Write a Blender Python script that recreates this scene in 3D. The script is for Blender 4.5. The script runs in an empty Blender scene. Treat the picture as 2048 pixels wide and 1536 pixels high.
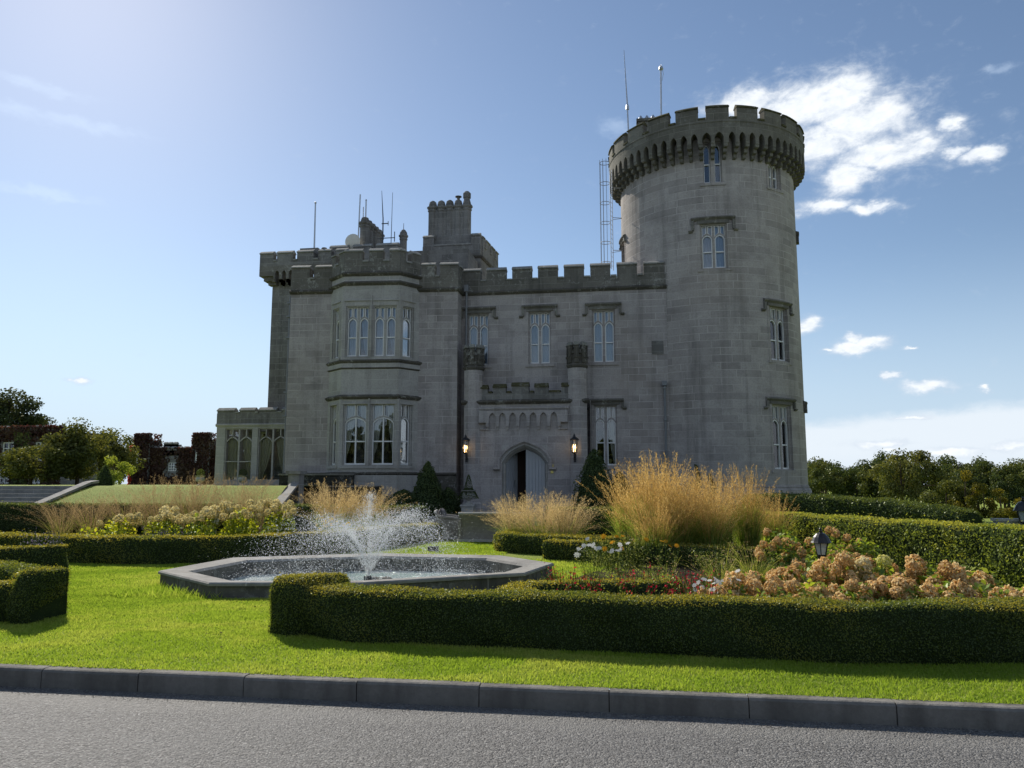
import bpy, math, random
import numpy as np
from mathutils import Vector, noise
R = math.radians
rnd = random.Random(7)
rng = np.random.default_rng(7)
C = bpy.context.scene.collection
scene = bpy.context.scene

# ------------------------------------------------------------------ camera
cam_d = bpy.data.cameras.new('camera')
cam = bpy.data.objects.new('camera', cam_d); C.objects.link(cam)
cam.location = (0, 0, 1.45)
cam.rotation_euler = (R(90 + 7.4), 0, R(8.7))
cam_d.sensor_width = 36; cam_d.lens = 36 * 1539 / 2048
cam_d.clip_start = 0.1; cam_d.clip_end = 9000
scene.camera = cam
# ------------------------------------------------------------------ light
SUN_AZ, SUN_EL = -40.0, 34.0          # azimuth from +Y towards +X, elevation
SUN_STRENGTH, SKY_STRENGTH, EXPOSURE = 4.2, 0.108, 0.44
sd = bpy.data.lights.new('sun', 'SUN'); sd.energy = SUN_STRENGTH; sd.angle = R(0.55); sd.color = (1, .93, .82)
so = bpy.data.objects.new('sun', sd); C.objects.link(so)
sdir = Vector((math.sin(R(SUN_AZ)) * math.cos(R(SUN_EL)), math.cos(R(SUN_AZ)) * math.cos(R(SUN_EL)), math.sin(R(SUN_EL))))
so.rotation_euler = sdir.to_track_quat('Z', 'Y').to_euler(); so.location = (-60, 60, 60)
scene.view_settings.view_transform = 'Standard'; scene.view_settings.look = 'None'
scene.view_settings.exposure = EXPOSURE; scene.view_settings.gamma = 1
scene.cycles.max_bounces = 8; scene.cycles.transparent_max_bounces = 16
scene.cycles.use_denoising = True; scene.cycles.caustics_reflective = False; scene.cycles.caustics_refractive = False
scene.cycles.sample_clamp_indirect = 6

class NT:
    def __init__(s, nt): s.nt = nt
    def n(s, t, **kw):
        nd = s.nt.nodes.new(t)
        for k, v in kw.items():
            if k == 'inp':
                for a, b in v.items(): s.set(nd.inputs[a], b)
            else: setattr(nd, k, v)
        return nd
    def set(s, sock, v):
        if isinstance(v, bpy.types.NodeSocket): s.nt.links.new(v, sock)
        else:
            if isinstance(v, (tuple, list)) and len(v) == 3 and len(getattr(sock, 'default_value', (0,))) == 4: v = (*v, 1)
            sock.default_value = v
    def m(s, op, a, b=None, c=None, clamp=False):
        nd = s.nt.nodes.new('ShaderNodeMath'); nd.operation = op; nd.use_clamp = clamp
        for i, v in enumerate((a, b, c)):
            if v is not None: s.set(nd.inputs[i], v)
        return nd.outputs[0]
    def mix(s, f, a, b, mode='MIX'):
        nd = s.nt.nodes.new('ShaderNodeMix'); nd.data_type = 'RGBA'; nd.blend_type = mode; nd.clamp_factor = True
        s.set(nd.inputs[0], f); s.set(nd.inputs[6], a); s.set(nd.inputs[7], b); return nd.outputs[2]
    def ramp(s, f, pts):
        nd = s.nt.nodes.new('ShaderNodeValToRGB'); e = nd.color_ramp.elements
        while len(e) < len(pts): e.new(.5)
        for i, (p, c) in enumerate(pts):
            e[i].position = p; e[i].color = (*c, 1) if isinstance(c, (tuple, list)) else (c, c, c, 1)
        s.set(nd.inputs[0], f); return nd.outputs[0]
    def noise(s, vec, scale, detail=4, rough=.55, dist=0):
        nd = s.n('ShaderNodeTexNoise', inp={'Scale': scale, 'Detail': detail, 'Roughness': rough, 'Distortion': dist})
        if vec is not None: s.set(nd.inputs['Vector'], vec)
        return nd.outputs[0]
    def mapping(s, vec, scale=(1, 1, 1), loc=(0, 0, 0)):
        nd = s.n('ShaderNodeMapping'); s.set(nd.inputs[0], vec); nd.inputs['Scale'].default_value = scale; nd.inputs['Location'].default_value = loc
        return nd.outputs[0]

# ------------------------------------------------------------------ sky: Nishita with procedural clouds in sky directions
def make_world():
    w = bpy.data.worlds.new('World'); scene.world = w; w.use_nodes = True
    t = NT(w.node_tree); w.node_tree.nodes.clear()
    sky = t.n('ShaderNodeTexSky', sky_type='NISHITA', sun_disc=False, sun_elevation=R(SUN_EL), sun_rotation=R(SUN_AZ), air_density=1.0, dust_density=.22, ozone_density=2.2, altitude=0)
    tc = t.n('ShaderNodeTexCoord'); sep = t.n('ShaderNodeSeparateXYZ', inp={0: tc.outputs['Generated']})
    x, y, z = sep.outputs
    az = t.m('MULTIPLY', t.m('ARCTAN2', x, y), 180 / math.pi)
    el = t.m('MULTIPLY', t.m('ARCSINE', z), 180 / math.pi)
    comb = t.n('ShaderNodeCombineXYZ', inp={0: az, 1: t.m('MULTIPLY', el, 1.7), 2: 0.0}).outputs[0]
    wn = t.n('ShaderNodeTexNoise', inp={'Scale': .55, 'Detail': 8.0, 'Roughness': .6}); t.set(wn.inputs['Vector'], comb)
    wc = t.n('ShaderNodeSeparateColor', inp={0: wn.outputs['Color']})
    waz = t.m('ADD', az, t.m('MULTIPLY', t.m('SUBTRACT', wc.outputs[0], .5), 2.6)); wel = t.m('ADD', el, t.m('MULTIPLY', t.m('SUBTRACT', wc.outputs[1], .5), 1.5))
    n1 = t.noise(comb, .5, 10, .64, .3); n2 = t.noise(t.mapping(comb, (1, 1, 1), (31, 7, 3)), .9, 7, .6, .2)
    def layer(blobs, k, lo, hi):
        acc = None
        for (a0, e0, sa, se) in blobs:
            da = t.m('MULTIPLY', t.m('SUBTRACT', waz, a0), 1 / sa); de = t.m('MULTIPLY', t.m('SUBTRACT', wel, e0), 1 / se)
            r2 = t.m('ADD', t.m('MULTIPLY', da, da), t.m('MULTIPLY', de, de))
            v = t.m('DIVIDE', 1.0, t.m('ADD', 1.0, t.m('POWER', r2, 1.35)))
            acc = v if acc is None else t.m('MAXIMUM', acc, v)
        d = t.m('ADD', acc, t.m('MULTIPLY', t.m('SUBTRACT', n1, .5), k))
        mr = t.n('ShaderNodeMapRange', interpolation_type='SMOOTHSTEP', inp={0: d, 1: lo, 2: hi, 3: 0.0, 4: 1.0})
        return mr.outputs[0]
    big = [(9.4, 26.3, 2.4, .75), (12.9, 25.5, 3.4, 1.35), (15.9, 25.9, 1.8, 1.3), (16.8, 23.9, 3.0, 1.6), (14.0, 22.9, 2.0, 1.2), (18.3, 21.7, 3.2, .85), (15.8, 20.6, 1.5, .85),
           (20.3, 21.7, 1.5, .5), (22.4, 21.1, .7, .33), (24.1, 20.6, 1.1, .42), (22.3, 22.7, .8, .35), (14.3, 18.9, 1.8, .42), (17.1, 18.4, 1.3, .28)]
    small = [(12.6, 10.9, .85, .62), (15.4, 9.3, 1.5, .5), (16.7, 9.6, 1.2, .42), (15.6, 9.9, .7, .4), (17.8, 7.15, .68, .28), (20.0, 6.35, 1.45, .46), (22.7, 6.0, .4, .24), (13.7, 9.3, .5, .16), (19.3, 9.1, .5, .1),
             (16.8, 2.7, 1.6, .28), (21.0, 2.1, 1.6, .3), (24.2, 2.35, 1.1, .26), (17.3, 2.2, .7, .16), (18.9, 4.4, .9, .14), (-38.2, 6.64, .6, .17)]
    cb = layer([(a, e, p * 1.22, q * 1.25) for a, e, p, q in big], 1.35, .12, 1.05); cs = layer(small, 1.05, .16, 1.05)
    # grey-white bank low on the right, soft upper edge
    top = t.m('ADD', 4.9, t.m('ADD', t.m('MULTIPLY', t.m('SUBTRACT', az, 18.0), .07), t.m('MULTIPLY', t.m('SUBTRACT', n1, .5), 1.2)))
    bank = t.n('ShaderNodeMapRange', interpolation_type='SMOOTHSTEP', inp={0: t.m('SUBTRACT', top, el), 1: -.1, 2: 1.0, 3: 0.0, 4: 1.0}).outputs[0]
    bank = t.m('MULTIPLY', bank, t.n('ShaderNodeMapRange', interpolation_type='SMOOTHSTEP', inp={0: az, 1: 4.0, 2: 11.0, 3: 0.0, 4: 1.0}).outputs[0])
    bank = t.m('MULTIPLY', bank, t.n('ShaderNodeMapRange', interpolation_type='SMOOTHSTEP', inp={0: el, 1: -1.0, 2: 2.6, 3: .45, 4: 1.0}).outputs[0])
    wisp = layer([(-41.8, 24.4, 3.4, .42), (-42.7, 22.8, 1.6, .6), (-39.0, 22.8, 4.2, .5), (-41.2, 18.3, 3.6, .42), (-.6, 25.6, 1.5, .7), (25.2, 25.2, .8, .4)], 1.0, .35, 1.5)
    cloud = t.m('MAXIMUM', cb, cs)
    k = 1 / SKY_STRENGTH
    shade = t.m('ADD', t.m('MULTIPLY', n2, .5), t.m('MULTIPLY', cloud, .35))
    ccol = t.ramp(shade, [(.25, (.44 * k / 10, .51 * k / 10, .61 * k / 10)), (.62, (.74 * k / 10, .77 * k / 10, .80 * k / 10))])
    ccol = t.n('ShaderNodeVectorMath', operation='SCALE', inp={0: ccol, 3: 10.0}).outputs[0]
    hsv = t.n('ShaderNodeHueSaturation', inp={'Saturation': .97, 'Value': .76, 'Color': sky.outputs[0]}).outputs[0]
    hz = t.n('ShaderNodeMapRange', interpolation_type='SMOOTHSTEP', inp={0: el, 1: -1.0, 2: 17.0, 3: .92, 4: 0.0}).outputs[0]   # pale summer haze towards the horizon
    hsv = t.mix(hz, hsv, tuple(v * k for v in (.42, .53, .67)))
    col = t.mix(t.m('MULTIPLY', bank, .85), hsv, tuple(v * k for v in (.64, .69, .74)))
    col = t.mix(t.m('MULTIPLY', wisp, .35), col, tuple(v * k for v in (.62, .74, .9)))
    col = t.mix(cloud, col, ccol)
    # added broken cloud behind the camera, unseen, as fill light for the castle
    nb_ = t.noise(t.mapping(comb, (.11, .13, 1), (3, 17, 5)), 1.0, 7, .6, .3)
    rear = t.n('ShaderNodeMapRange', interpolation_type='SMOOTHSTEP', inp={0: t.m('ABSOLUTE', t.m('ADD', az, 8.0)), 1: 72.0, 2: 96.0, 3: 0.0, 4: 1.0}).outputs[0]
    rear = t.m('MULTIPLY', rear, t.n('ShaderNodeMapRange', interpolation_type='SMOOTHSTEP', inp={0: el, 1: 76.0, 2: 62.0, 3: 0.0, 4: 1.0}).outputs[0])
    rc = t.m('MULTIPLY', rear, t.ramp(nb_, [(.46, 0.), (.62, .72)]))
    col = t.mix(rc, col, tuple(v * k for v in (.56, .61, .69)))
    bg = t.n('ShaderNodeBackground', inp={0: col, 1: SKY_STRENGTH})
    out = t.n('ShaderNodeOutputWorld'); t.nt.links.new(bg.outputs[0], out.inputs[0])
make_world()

# ------------------------------------------------------------------ materials
MATS = {}
def mat(name, fn):
    m = bpy.data.materials.new(name); m.use_nodes = True; m.node_tree.nodes.clear(); t = NT(m.node_tree)
    out = t.n('ShaderNodeOutputMaterial'); res = fn(t)
    t.nt.links.new(res, out.inputs[0]); MATS[name] = m; return m
def pbsdf(t, col, rough=.8, spec=.3, metal=0., normal=None, **kw):
    b = t.n('ShaderNodeBsdfPrincipled', inp={'Base Color': col, 'Roughness': rough, 'Metallic': metal, 'Specular IOR Level': spec})
    if normal is not None: t.set(b.inputs['Normal'], normal)
    for k, v in kw.items(): t.set(b.inputs[k], v)
    return b.outputs[0]
def bump(t, h, strength=.4, dist=.02):
    return t.n('ShaderNodeBump', inp={'Height': h, 'Strength': strength, 'Distance': dist}).outputs[0]
def simple(name, col, rough=.7, metal=0., spec=.3, var=.15, scale=8., bmp=0.):
    def fn(t):
        tc = t.n('ShaderNodeTexCoord'); f = t.noise(tc.outputs['Object'], scale, 5, .6)
        c = t.mix(f, tuple(v * (1 - var) for v in col), tuple(min(1, v * (1 + var)) for v in col))
        return pbsdf(t, c, rough, spec, metal, bump(t, f, bmp, .01) if bmp else None)
    return mat(name, fn)
def ashlar(name, c1, c2, bw=.88, bh=.34, streak=.35, lichen=0., dark=(.07, .068, .06), mortar=None):
    mortar = mortar or tuple(v * 1.16 for v in c2)
    def fn(t):
        uv = t.n('ShaderNodeUVMap').outputs[0]; pos = t.n('ShaderNodeNewGeometry').outputs['Position']
        wob = t.noise(uv, .35, 2)
        br = t.n('ShaderNodeTexBrick', offset=.43, offset_frequency=2, squash=1.35, squash_frequency=3, inp={'Color1': (0, 0, 0), 'Color2': (1, 1, 1), 'Mortar': (.5, .5, .5), 'Scale': 1.0, 'Mortar Size': .014, 'Mortar Smooth': .3, 'Bias': 0.0, 'Brick Width': bw, 'Row Height': bh})
        t.set(br.inputs[0], uv)
        big = t.noise(pos, .22, 4, .6); mid = t.noise(pos, 1.3, 5, .65); fine = t.noise(pos, 14, 5, .7)
        tone = t.ramp(t.n('ShaderNodeSeparateColor', inp={0: br.outputs[0]}).outputs[0], [(.0, 0.), (.22, .18), (.36, .62), (1., 1.)])
        tone = t.m('ADD', t.m('MULTIPLY', tone, .55), t.m('MULTIPLY', t.ramp(big, [(.38, 0.), (.64, 1.)]), .45))
        tone = t.m('ADD', tone, t.m('MULTIPLY', t.m('SUBTRACT', mid, .5), 1.1), clamp=True)
        col = t.mix(tone, c1, c2)
        col = t.mix(t.m('MULTIPLY', t.ramp(fine, [(.45, 0.), (.68, 1.)]), .5), col, tuple(v * .5 for v in c2))
        st = t.noise(t.mapping(pos, (1.6, 1.6, .1)), 1.1, 5, .65)
        col = t.mix(t.m('MULTIPLY', t.ramp(st, [(.50, 0.), (.70, 1.)]), streak * 1.15), col, dark)
        bl = t.noise(t.mapping(pos, (1, 1, 1.6), (4, 8, 1)), .75, 6, .7)
        col = t.mix(t.m('MULTIPLY', t.ramp(bl, [(.50, 0.), (.68, 1.)]), .38), col, tuple(v * .55 for v in c1))
        warm = t.noise(t.mapping(pos, (.5, .5, .5), (9, 4, 2)), .5, 3)
        col = t.mix(t.m('MULTIPLY', t.ramp(warm, [(.5, 0.), (.75, 1.)]), .35), col, (c1[0] * 1.15, c1[1] * 1.05, c1[2] * .88))
        mfac = t.m('MULTIPLY', br.outputs['Fac'], t.ramp(t.noise(pos, .9, 3), [(.42, .2), (.60, .9)]))
        col = t.mix(mfac, col, mortar)
        if lichen:
            sp = t.noise(pos, 5.5, 6, .75); sp2 = t.noise(pos, 1.1, 3)
            col = t.mix(t.m('MULTIPLY', t.ramp(t.m('ADD', sp, t.m('MULTIPLY', t.m('SUBTRACT', sp2, .5), .5)), [(.56, 0.), (.66, 1.)]), lichen), col, (.36, .36, .33))
        h = t.m('ADD', t.m('MULTIPLY', fine, .35), t.m('ADD', t.m('MULTIPLY', mid, .5), t.m('MULTIPLY', br.outputs['Fac'], -.35)))
        return pbsdf(t, col, .92, .15, 0., bump(t, h, .55, .03))
    return mat(name, fn)
ashlar('stone', (.29, .268, .258), (.462, .432, .415))
ashlar('tower stone', (.285, .264, .248), (.462, .43, .402), .95, .36)
ashlar('pale stone', (.36, .35, .325), (.46, .45, .425), 1.2, .5, .25)
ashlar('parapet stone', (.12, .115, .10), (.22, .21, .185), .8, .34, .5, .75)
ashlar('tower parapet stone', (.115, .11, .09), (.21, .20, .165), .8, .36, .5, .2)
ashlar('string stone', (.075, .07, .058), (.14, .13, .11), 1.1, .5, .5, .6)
ashlar('coping stone', (.22, .22, .205), (.33, .33, .31), .7, .5, .25, .9)
ashlar('mossy coping stone', (.055, .055, .032), (.12, .11, .05), .7, .5, .3, .3)
ashlar('old wall stone', (.022, .022, .02), (.06, .058, .05), .5, .22, .4, .35)
ashlar('basin stone', (.24, .23, .215), (.36, .35, .325), 1.1, .6, .45, .5, (.06, .058, .05))
ashlar('basin side stone', (.10, .095, .085), (.19, .18, .16), .9, .6, .7, .4, (.03, .03, .026))
ashlar('step stone', (.22, .22, .21), (.34, .34, .33), 1.4, 4, .35, .4)
ashlar('chimney stone', (.15, .147, .14), (.27, .265, .25), .7, .36, .6, .35)
simple('white paint', (.74, .75, .74), .45, 0, .4, .05)
simple('door paint', (.40, .42, .44), .5, 0, .4, .08, 3)
simple('lead pipe', (.20, .21, .22), .55, .2, .4, .25)
simple('dark pipe', (.03, .032, .036), .5, .2, .4, .25)
simple('galvanised steel', (.42, .44, .46), .4, .8, .5, .15)
simple('dark steel', (.06, .065, .07), .45, .6, .5, .2)
simple('black paint', (.012, .012, .014), .35, .0, .5, .2)
simple('dish paint', (.62, .60, .52), .5, 0, .3, .05)
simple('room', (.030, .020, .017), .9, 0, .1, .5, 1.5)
simple('roof lead', (.12, .12, .125), .8, 0, .2, .2)
simple('weathered wood', (.23, .215, .185), .8, 0, .2, .3, 12, .2)
simple('cushion fabric', (.16, .15, .15), .95, 0, .1, .12, 20)
simple('urn stone', (.40, .39, .36), .85, 0, .2, .2, 9, .2)
simple('hedge core', (.03, .042, .018), 1, 0, 0, .5, 6)
simple('bark', (.07, .055, .042), .95, 0, .1, .4, 5, .4)
simple('soil', (.035, .026, .018), 1, 0, .05, .4, 9, .6)
simple('brass sign', (.75, .62, .18), .4, 0, .4, .1)
def net(t):
    tc = t.n('ShaderNodeTexCoord'); uv = t.n('ShaderNodeUVMap').outputs[0]
    f = t.noise(t.mapping(uv, (26, .7, 1)), 1., 3); c = t.mix(f, (.46, .53, .66), (.64, .70, .80))  # blue cast of sky light is put into the curtain colour
    d = t.n('ShaderNodeBsdfDiffuse', inp={0: c}).outputs[0]; tr = t.n('ShaderNodeBsdfTranslucent', inp={0: c}).outputs[0]
    return t.n('ShaderNodeMixShader', inp={0: .3, 1: d, 2: tr}).outputs[0]
mat('net curtain', net)
def drape(c1, c2):
    def fn(t):
        uv = t.n('ShaderNodeUVMap').outputs[0]; f = t.noise(t.mapping(uv, (14, .5, 1)), 1., 3)
        return pbsdf(t, t.mix(t.ramp(f, [(.35, 0.), (.65, 1.)]), c1, c2), .9, .1)
    return fn
mat('grey drape', drape((.48, .45, .41), (.80, .77, .71))); mat('cream drape', drape((.42, .36, .24), (.80, .72, .54)))
def glass(t, amount=1.0):
    pos = t.n('ShaderNodeNewGeometry').outputs['Position']
    nb = bump(t, t.noise(pos, 1.7, 2), .06, .02)
    fr = t.n('ShaderNodeFresnel', inp={0: 1.55, 1: nb}).outputs[0]
    g = t.n('ShaderNodeBsdfGlossy', inp={0: (.95, .97, 1), 1: .0, 'Normal': nb}).outputs[0]; tr = t.n('ShaderNodeBsdfTransparent', inp={0: (.9, .93, .94)}).outputs[0]
    return t.n('ShaderNodeMixShader', inp={0: t.m('MULTIPLY', fr, 1.6, clamp=True), 1: tr, 2: g}).outputs[0]
mat('glass', glass)
def lamp_glow(t):
    e = t.n('ShaderNodeEmission', inp={0: (1, .62, .25), 1: 9.0}).outputs[0]; return e
mat('lamp flame', lamp_glow)
def lamp_glass(t):
    g = t.n('ShaderNodeBsdfGlossy', inp={0: (.9, .9, .9), 1: .05}).outputs[0]; tr = t.n('ShaderNodeBsdfTransparent', inp={0: (.92, .92, .9)}).outputs[0]
    return t.n('ShaderNodeMixShader', inp={0: .14, 1: tr, 2: g}).outputs[0]
mat('lantern glass', lamp_glass)
def frosted(t):
    c = (.62, .66, .64)
    d = t.n('ShaderNodeBsdfDiffuse', inp={0: c}).outputs[0]; tr = t.n('ShaderNodeBsdfTranslucent', inp={0: c}).outputs[0]
    return t.n('ShaderNodeMixShader', inp={0: .5, 1: d, 2: tr}).outputs[0]
mat('frosted glass', frosted)
def leafmat(name, cols, trans=.45, gloss=.12, tcol=None, rough=.4):
    """cols: ramp over the per-face 'tint' attribute; light shining through leaves is yellower"""
    def fn(t):
        a = t.n('ShaderNodeAttribute', attribute_name='tint').outputs['Fac']; oi = t.n('ShaderNodeObjectInfo').outputs['Random']
        f = t.m('ADD', a, t.m('MULTIPLY', t.m('SUBTRACT', oi, .5), .22), clamp=True)
        c = t.ramp(f, [(i / (len(cols) - 1), c) for i, c in enumerate(cols)])
        tc = t.mix(1.0, c, tcol or (1.55, 1.4, .6), 'MULTIPLY')
        d = t.n('ShaderNodeBsdfDiffuse', inp={0: c}).outputs[0]; tr = t.n('ShaderNodeBsdfTranslucent', inp={0: tc}).outputs[0]
        m1 = t.n('ShaderNodeMixShader', inp={0: trans, 1: d, 2: tr}).outputs[0]
        g = t.n('ShaderNodeBsdfGlossy', inp={0: (.85, .9, .7), 1: rough}).outputs[0]
        return t.n('ShaderNodeMixShader', inp={0: gloss * .3, 1: m1, 2: g}).outputs[0] if gloss else m1
    return mat(name, fn)
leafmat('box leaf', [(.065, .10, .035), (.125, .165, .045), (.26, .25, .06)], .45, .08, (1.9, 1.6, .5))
leafmat('yew leaf', [(.035, .06, .025), (.07, .105, .035), (.12, .155, .045)], .38, .08)
leafmat('laurel leaf', [(.13, .18, .045), (.23, .29, .06), (.35, .36, .08)], .45, .04)
leafmat('lawn blade', [(.205, .295, .042), (.30, .40, .055), (.43, .47, .11)], .5, .03, (1.22, 1.25, .7))
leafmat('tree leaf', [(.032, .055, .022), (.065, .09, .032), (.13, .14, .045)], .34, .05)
leafmat('autumn leaf', [(.055, .07, .016), (.115, .115, .022), (.22, .18, .03)], .35, .04)
leafmat('olive leaf', [(.045, .06, .02), (.09, .105, .032), (.17, .17, .055)], .35, .05)
leafmat('pine leaf', [(.03, .045, .024), (.055, .07, .036), (.09, .095, .05)], .3, .04)
leafmat('creeper leaf', [(.042, .022, .020), (.070, .034, .029), (.10, .07, .045)], .3, .05, (1.8, .9, .6))
leafmat('red creeper leaf', [(.22, .015, .012), (.35, .03, .02), (.42, .06, .03)], .5, .05, (1.4, .9, .6))
leafmat('hydrangea leaf', [(.07, .13, .025), (.14, .23, .04), (.30, .36, .06)], .5, .1)
leafmat('lime leaf', [(.15, .22, .02), (.30, .36, .03), (.45, .45, .06)], .55, .08)
leafmat('herb leaf', [(.09, .13, .05), (.17, .22, .09), (.28, .31, .15)], .45, .06)
leafmat('lavender leaf', [(.16, .17, .17), (.28, .27, .32), (.40, .38, .46)], .4, 0, (1.1, 1.05, 1.1))
leafmat('straw', [(.40, .31, .16), (.58, .46, .26), (.74, .63, .40)], .5, .03, (1.15, 1.05, .8))
leafmat('amber straw', [(.40, .265, .09), (.60, .42, .155), (.79, .62, .31)], .5, .03, (1.12, 1.03, .8))
leafmat('brown straw', [(.20, .15, .08), (.34, .26, .15), (.50, .40, .24)], .5, .03, (1.15, 1.05, .8))
leafmat('green blade', [(.10, .18, .035), (.19, .28, .06), (.36, .42, .13)], .5, .03, (1.35, 1.3, .6))
leafmat('stalk', [(.11, .16, .035), (.20, .24, .06), (.36, .35, .13)], .5, .03, (1.4, 1.35, .6))
leafmat('peach petal', [(.48, .325, .13), (.75, .535, .25), (.89, .77, .46)], .4, 0, (1.1, 1., .88))
leafmat('cream petal', [(.62, .55, .36), (.78, .72, .50), (.85, .82, .64)], .4, 0, (1.1, 1., .7))
leafmat('lime petal', [(.55, .58, .18), (.72, .74, .30), (.82, .80, .45)], .45, 0, (1.1, 1., .6))
leafmat('tan petal', [(.54, .48, .24), (.74, .67, .38), (.86, .81, .56)], .45, 0, (1.1, 1.03, .8))
leafmat('white petal', [(.72, .71, .66), (.82, .81, .77), (.88, .87, .84)], .4, 0, (1, 1, .95))
leafmat('orange petal', [(.70, .28, .02), (.85, .42, .03), (.9, .55, .06)], .4, 0, (1.1, 1, .8))
leafmat('yellow petal', [(.75, .50, .03), (.85, .62, .05), (.9, .7, .1)], .4, 0, (1.1, 1, .7))
leafmat('red petal', [(.30, .012, .03), (.45, .025, .06), (.58, .08, .12)], .45, 0, (1.2, .9, .9))
leafmat('purple petal', [(.18, .14, .28), (.30, .24, .42), (.45, .38, .55)], .45, 0, (1.1, 1, 1.1))
def lawn_m(t):
    pos = t.n('ShaderNodeNewGeometry').outputs['Position']
    a = t.noise(pos, .5, 4); b = t.noise(t.mapping(pos, (1, 1.0, 1)), 9, 6, .75); c = t.noise(pos, 60, 3, .7)
    f = t.m('ADD', t.m('MULTIPLY', a, .35), t.m('ADD', t.m('MULTIPLY', b, .4), t.m('MULTIPLY', c, .35)))
    col = t.ramp(f, [(.35, (.15, .205, .03)), (.55, (.225, .28, .045)), (.75, (.32, .335, .085))])
    return pbsdf(t, col, .9, .1, 0, bump(t, t.m('ADD', b, c), .7, .03))
mat('lawn', lawn_m)
def asphalt(t):
    pos = t.n('ShaderNodeNewGeometry').outputs['Position']
    v = t.n('ShaderNodeTexVoronoi', feature='F1', inp={'Scale': 88.0, 'Vector': pos}); v2 = t.n('ShaderNodeTexVoronoi', feature='F1', inp={'Scale': 30.0, 'Vector': pos})
    big = t.noise(pos, .7, 4, .6); mid = t.noise(t.mapping(pos, (.35, 1.6, 1)), 2.2, 4); fine = t.noise(pos, 150, 4, .7)
    tone = t.n('ShaderNodeSeparateColor', inp={0: v.outputs['Color']}).outputs[0]
    f = t.m('ADD', t.m('MULTIPLY', tone, .55), t.m('MULTIPLY', fine, .45))
    col = t.ramp(f, [(.20, (.030, .029, .028)), (.38, (.105, .102, .098)), (.70, (.185, .181, .172)), (.86, (.44, .43, .41))])
    col = t.mix(t.m('MULTIPLY', t.ramp(big, [(.4, 0.), (.65, 1.)]), .35), col, (.15, .148, .144))
    col = t.mix(t.m('MULTIPLY', t.ramp(mid, [(.5, 0.), (.7, 1.)]), .2), col, (.085, .084, .085))
    dist = t.m('SUBTRACT', 5.68, t.n('ShaderNodeSeparateXYZ', inp={0: pos}).outputs[1])
    gut = t.m('ADD', dist, t.m('MULTIPLY', t.m('SUBTRACT', t.noise(pos, 1.5, 4), .5), .5))
    col = t.mix(t.m('MULTIPLY', t.ramp(gut, [(.12, 0.), (.22, 1.), (.33, 1.), (.5, 0.)]), .4), col, (.21, .205, .19))
    h = t.m('ADD', t.m('MULTIPLY', v.outputs['Distance'], -1.0), t.m('ADD', t.m('MULTIPLY', v2.outputs['Distance'], -.9), t.m('MULTIPLY', fine, .5)))
    return pbsdf(t, col, .75, .35, 0, bump(t, h, .9, .009))
mat('asphalt', asphalt)
def kerb_m(t):
    pos = t.n('ShaderNodeNewGeometry').outputs['Position']
    a = t.noise(pos, 2.2, 5, .65); b = t.noise(pos, 22, 5, .7); st = t.noise(t.mapping(pos, (1, 1, .2)), 5, 4)
    col = t.mix(t.m('ADD', t.m('MULTIPLY', a, .5), t.m('MULTIPLY', b, .5)), (.085, .078, .068), (.33, .315, .285))
    col = t.mix(t.m('MULTIPLY', t.ramp(st, [(.42, 0.), (.62, 1.)]), .6), col, (.10, .094, .085))
    return pbsdf(t, col, .9, .15, 0, bump(t, b, .8, .012))
mat('kerb stone', kerb_m)
def gravel_m(t):
    pos = t.n('ShaderNodeNewGeometry').outputs['Position']; b = t.noise(pos, 18, 5, .8); a = t.noise(pos, .4, 3)
    return pbsdf(t, t.mix(t.m('ADD', t.m('MULTIPLY', a, .4), t.m('MULTIPLY', b, .6)), (.14, .13, .115), (.30, .28, .25)), .95, .1, 0, bump(t, b, .5, .02))
mat('gravel', gravel_m)
def water_m(t):
    pos = t.n('ShaderNodeNewGeometry').outputs['Position']; n = t.noise(pos, 9, 4, .7, .5); n2 = t.noise(pos, 34, 3, .7)
    foam = t.ramp(t.m('ADD', t.noise(pos, 1.3, 5, .7), t.m('MULTIPLY', t.m('SUBTRACT', n2, .5), .45)), [(.40, 0.), (.60, 1.)])
    col = t.mix(foam, (.46, .60, .55), (.84, .88, .85))
    return pbsdf(t, col, .06, .5, 0, bump(t, t.m('ADD', n, t.m('MULTIPLY', n2, .6)), .9, .05))
mat('fountain water', water_m)
def drop_m(t):
    d = t.n('ShaderNodeBsdfDiffuse', inp={0: (.86, .88, .9)}).outputs[0]; tr = t.n('ShaderNodeBsdfTranslucent', inp={0: (.9, .92, .93)}).outputs[0]
    g = t.n('ShaderNodeBsdfGlossy', inp={0: (1, 1, 1), 1: .12}).outputs[0]
    m = t.n('ShaderNodeMixShader', inp={0: .6, 1: d, 2: tr}).outputs[0]
    m = t.n('ShaderNodeMixShader', inp={0: .25, 1: m, 2: g}).outputs[0]
    return t.n('ShaderNodeMixShader', inp={0: .3, 1: m, 2: t.n('ShaderNodeBsdfTransparent').outputs[0]}).outputs[0]
mat('water drops', drop_m)

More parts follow.
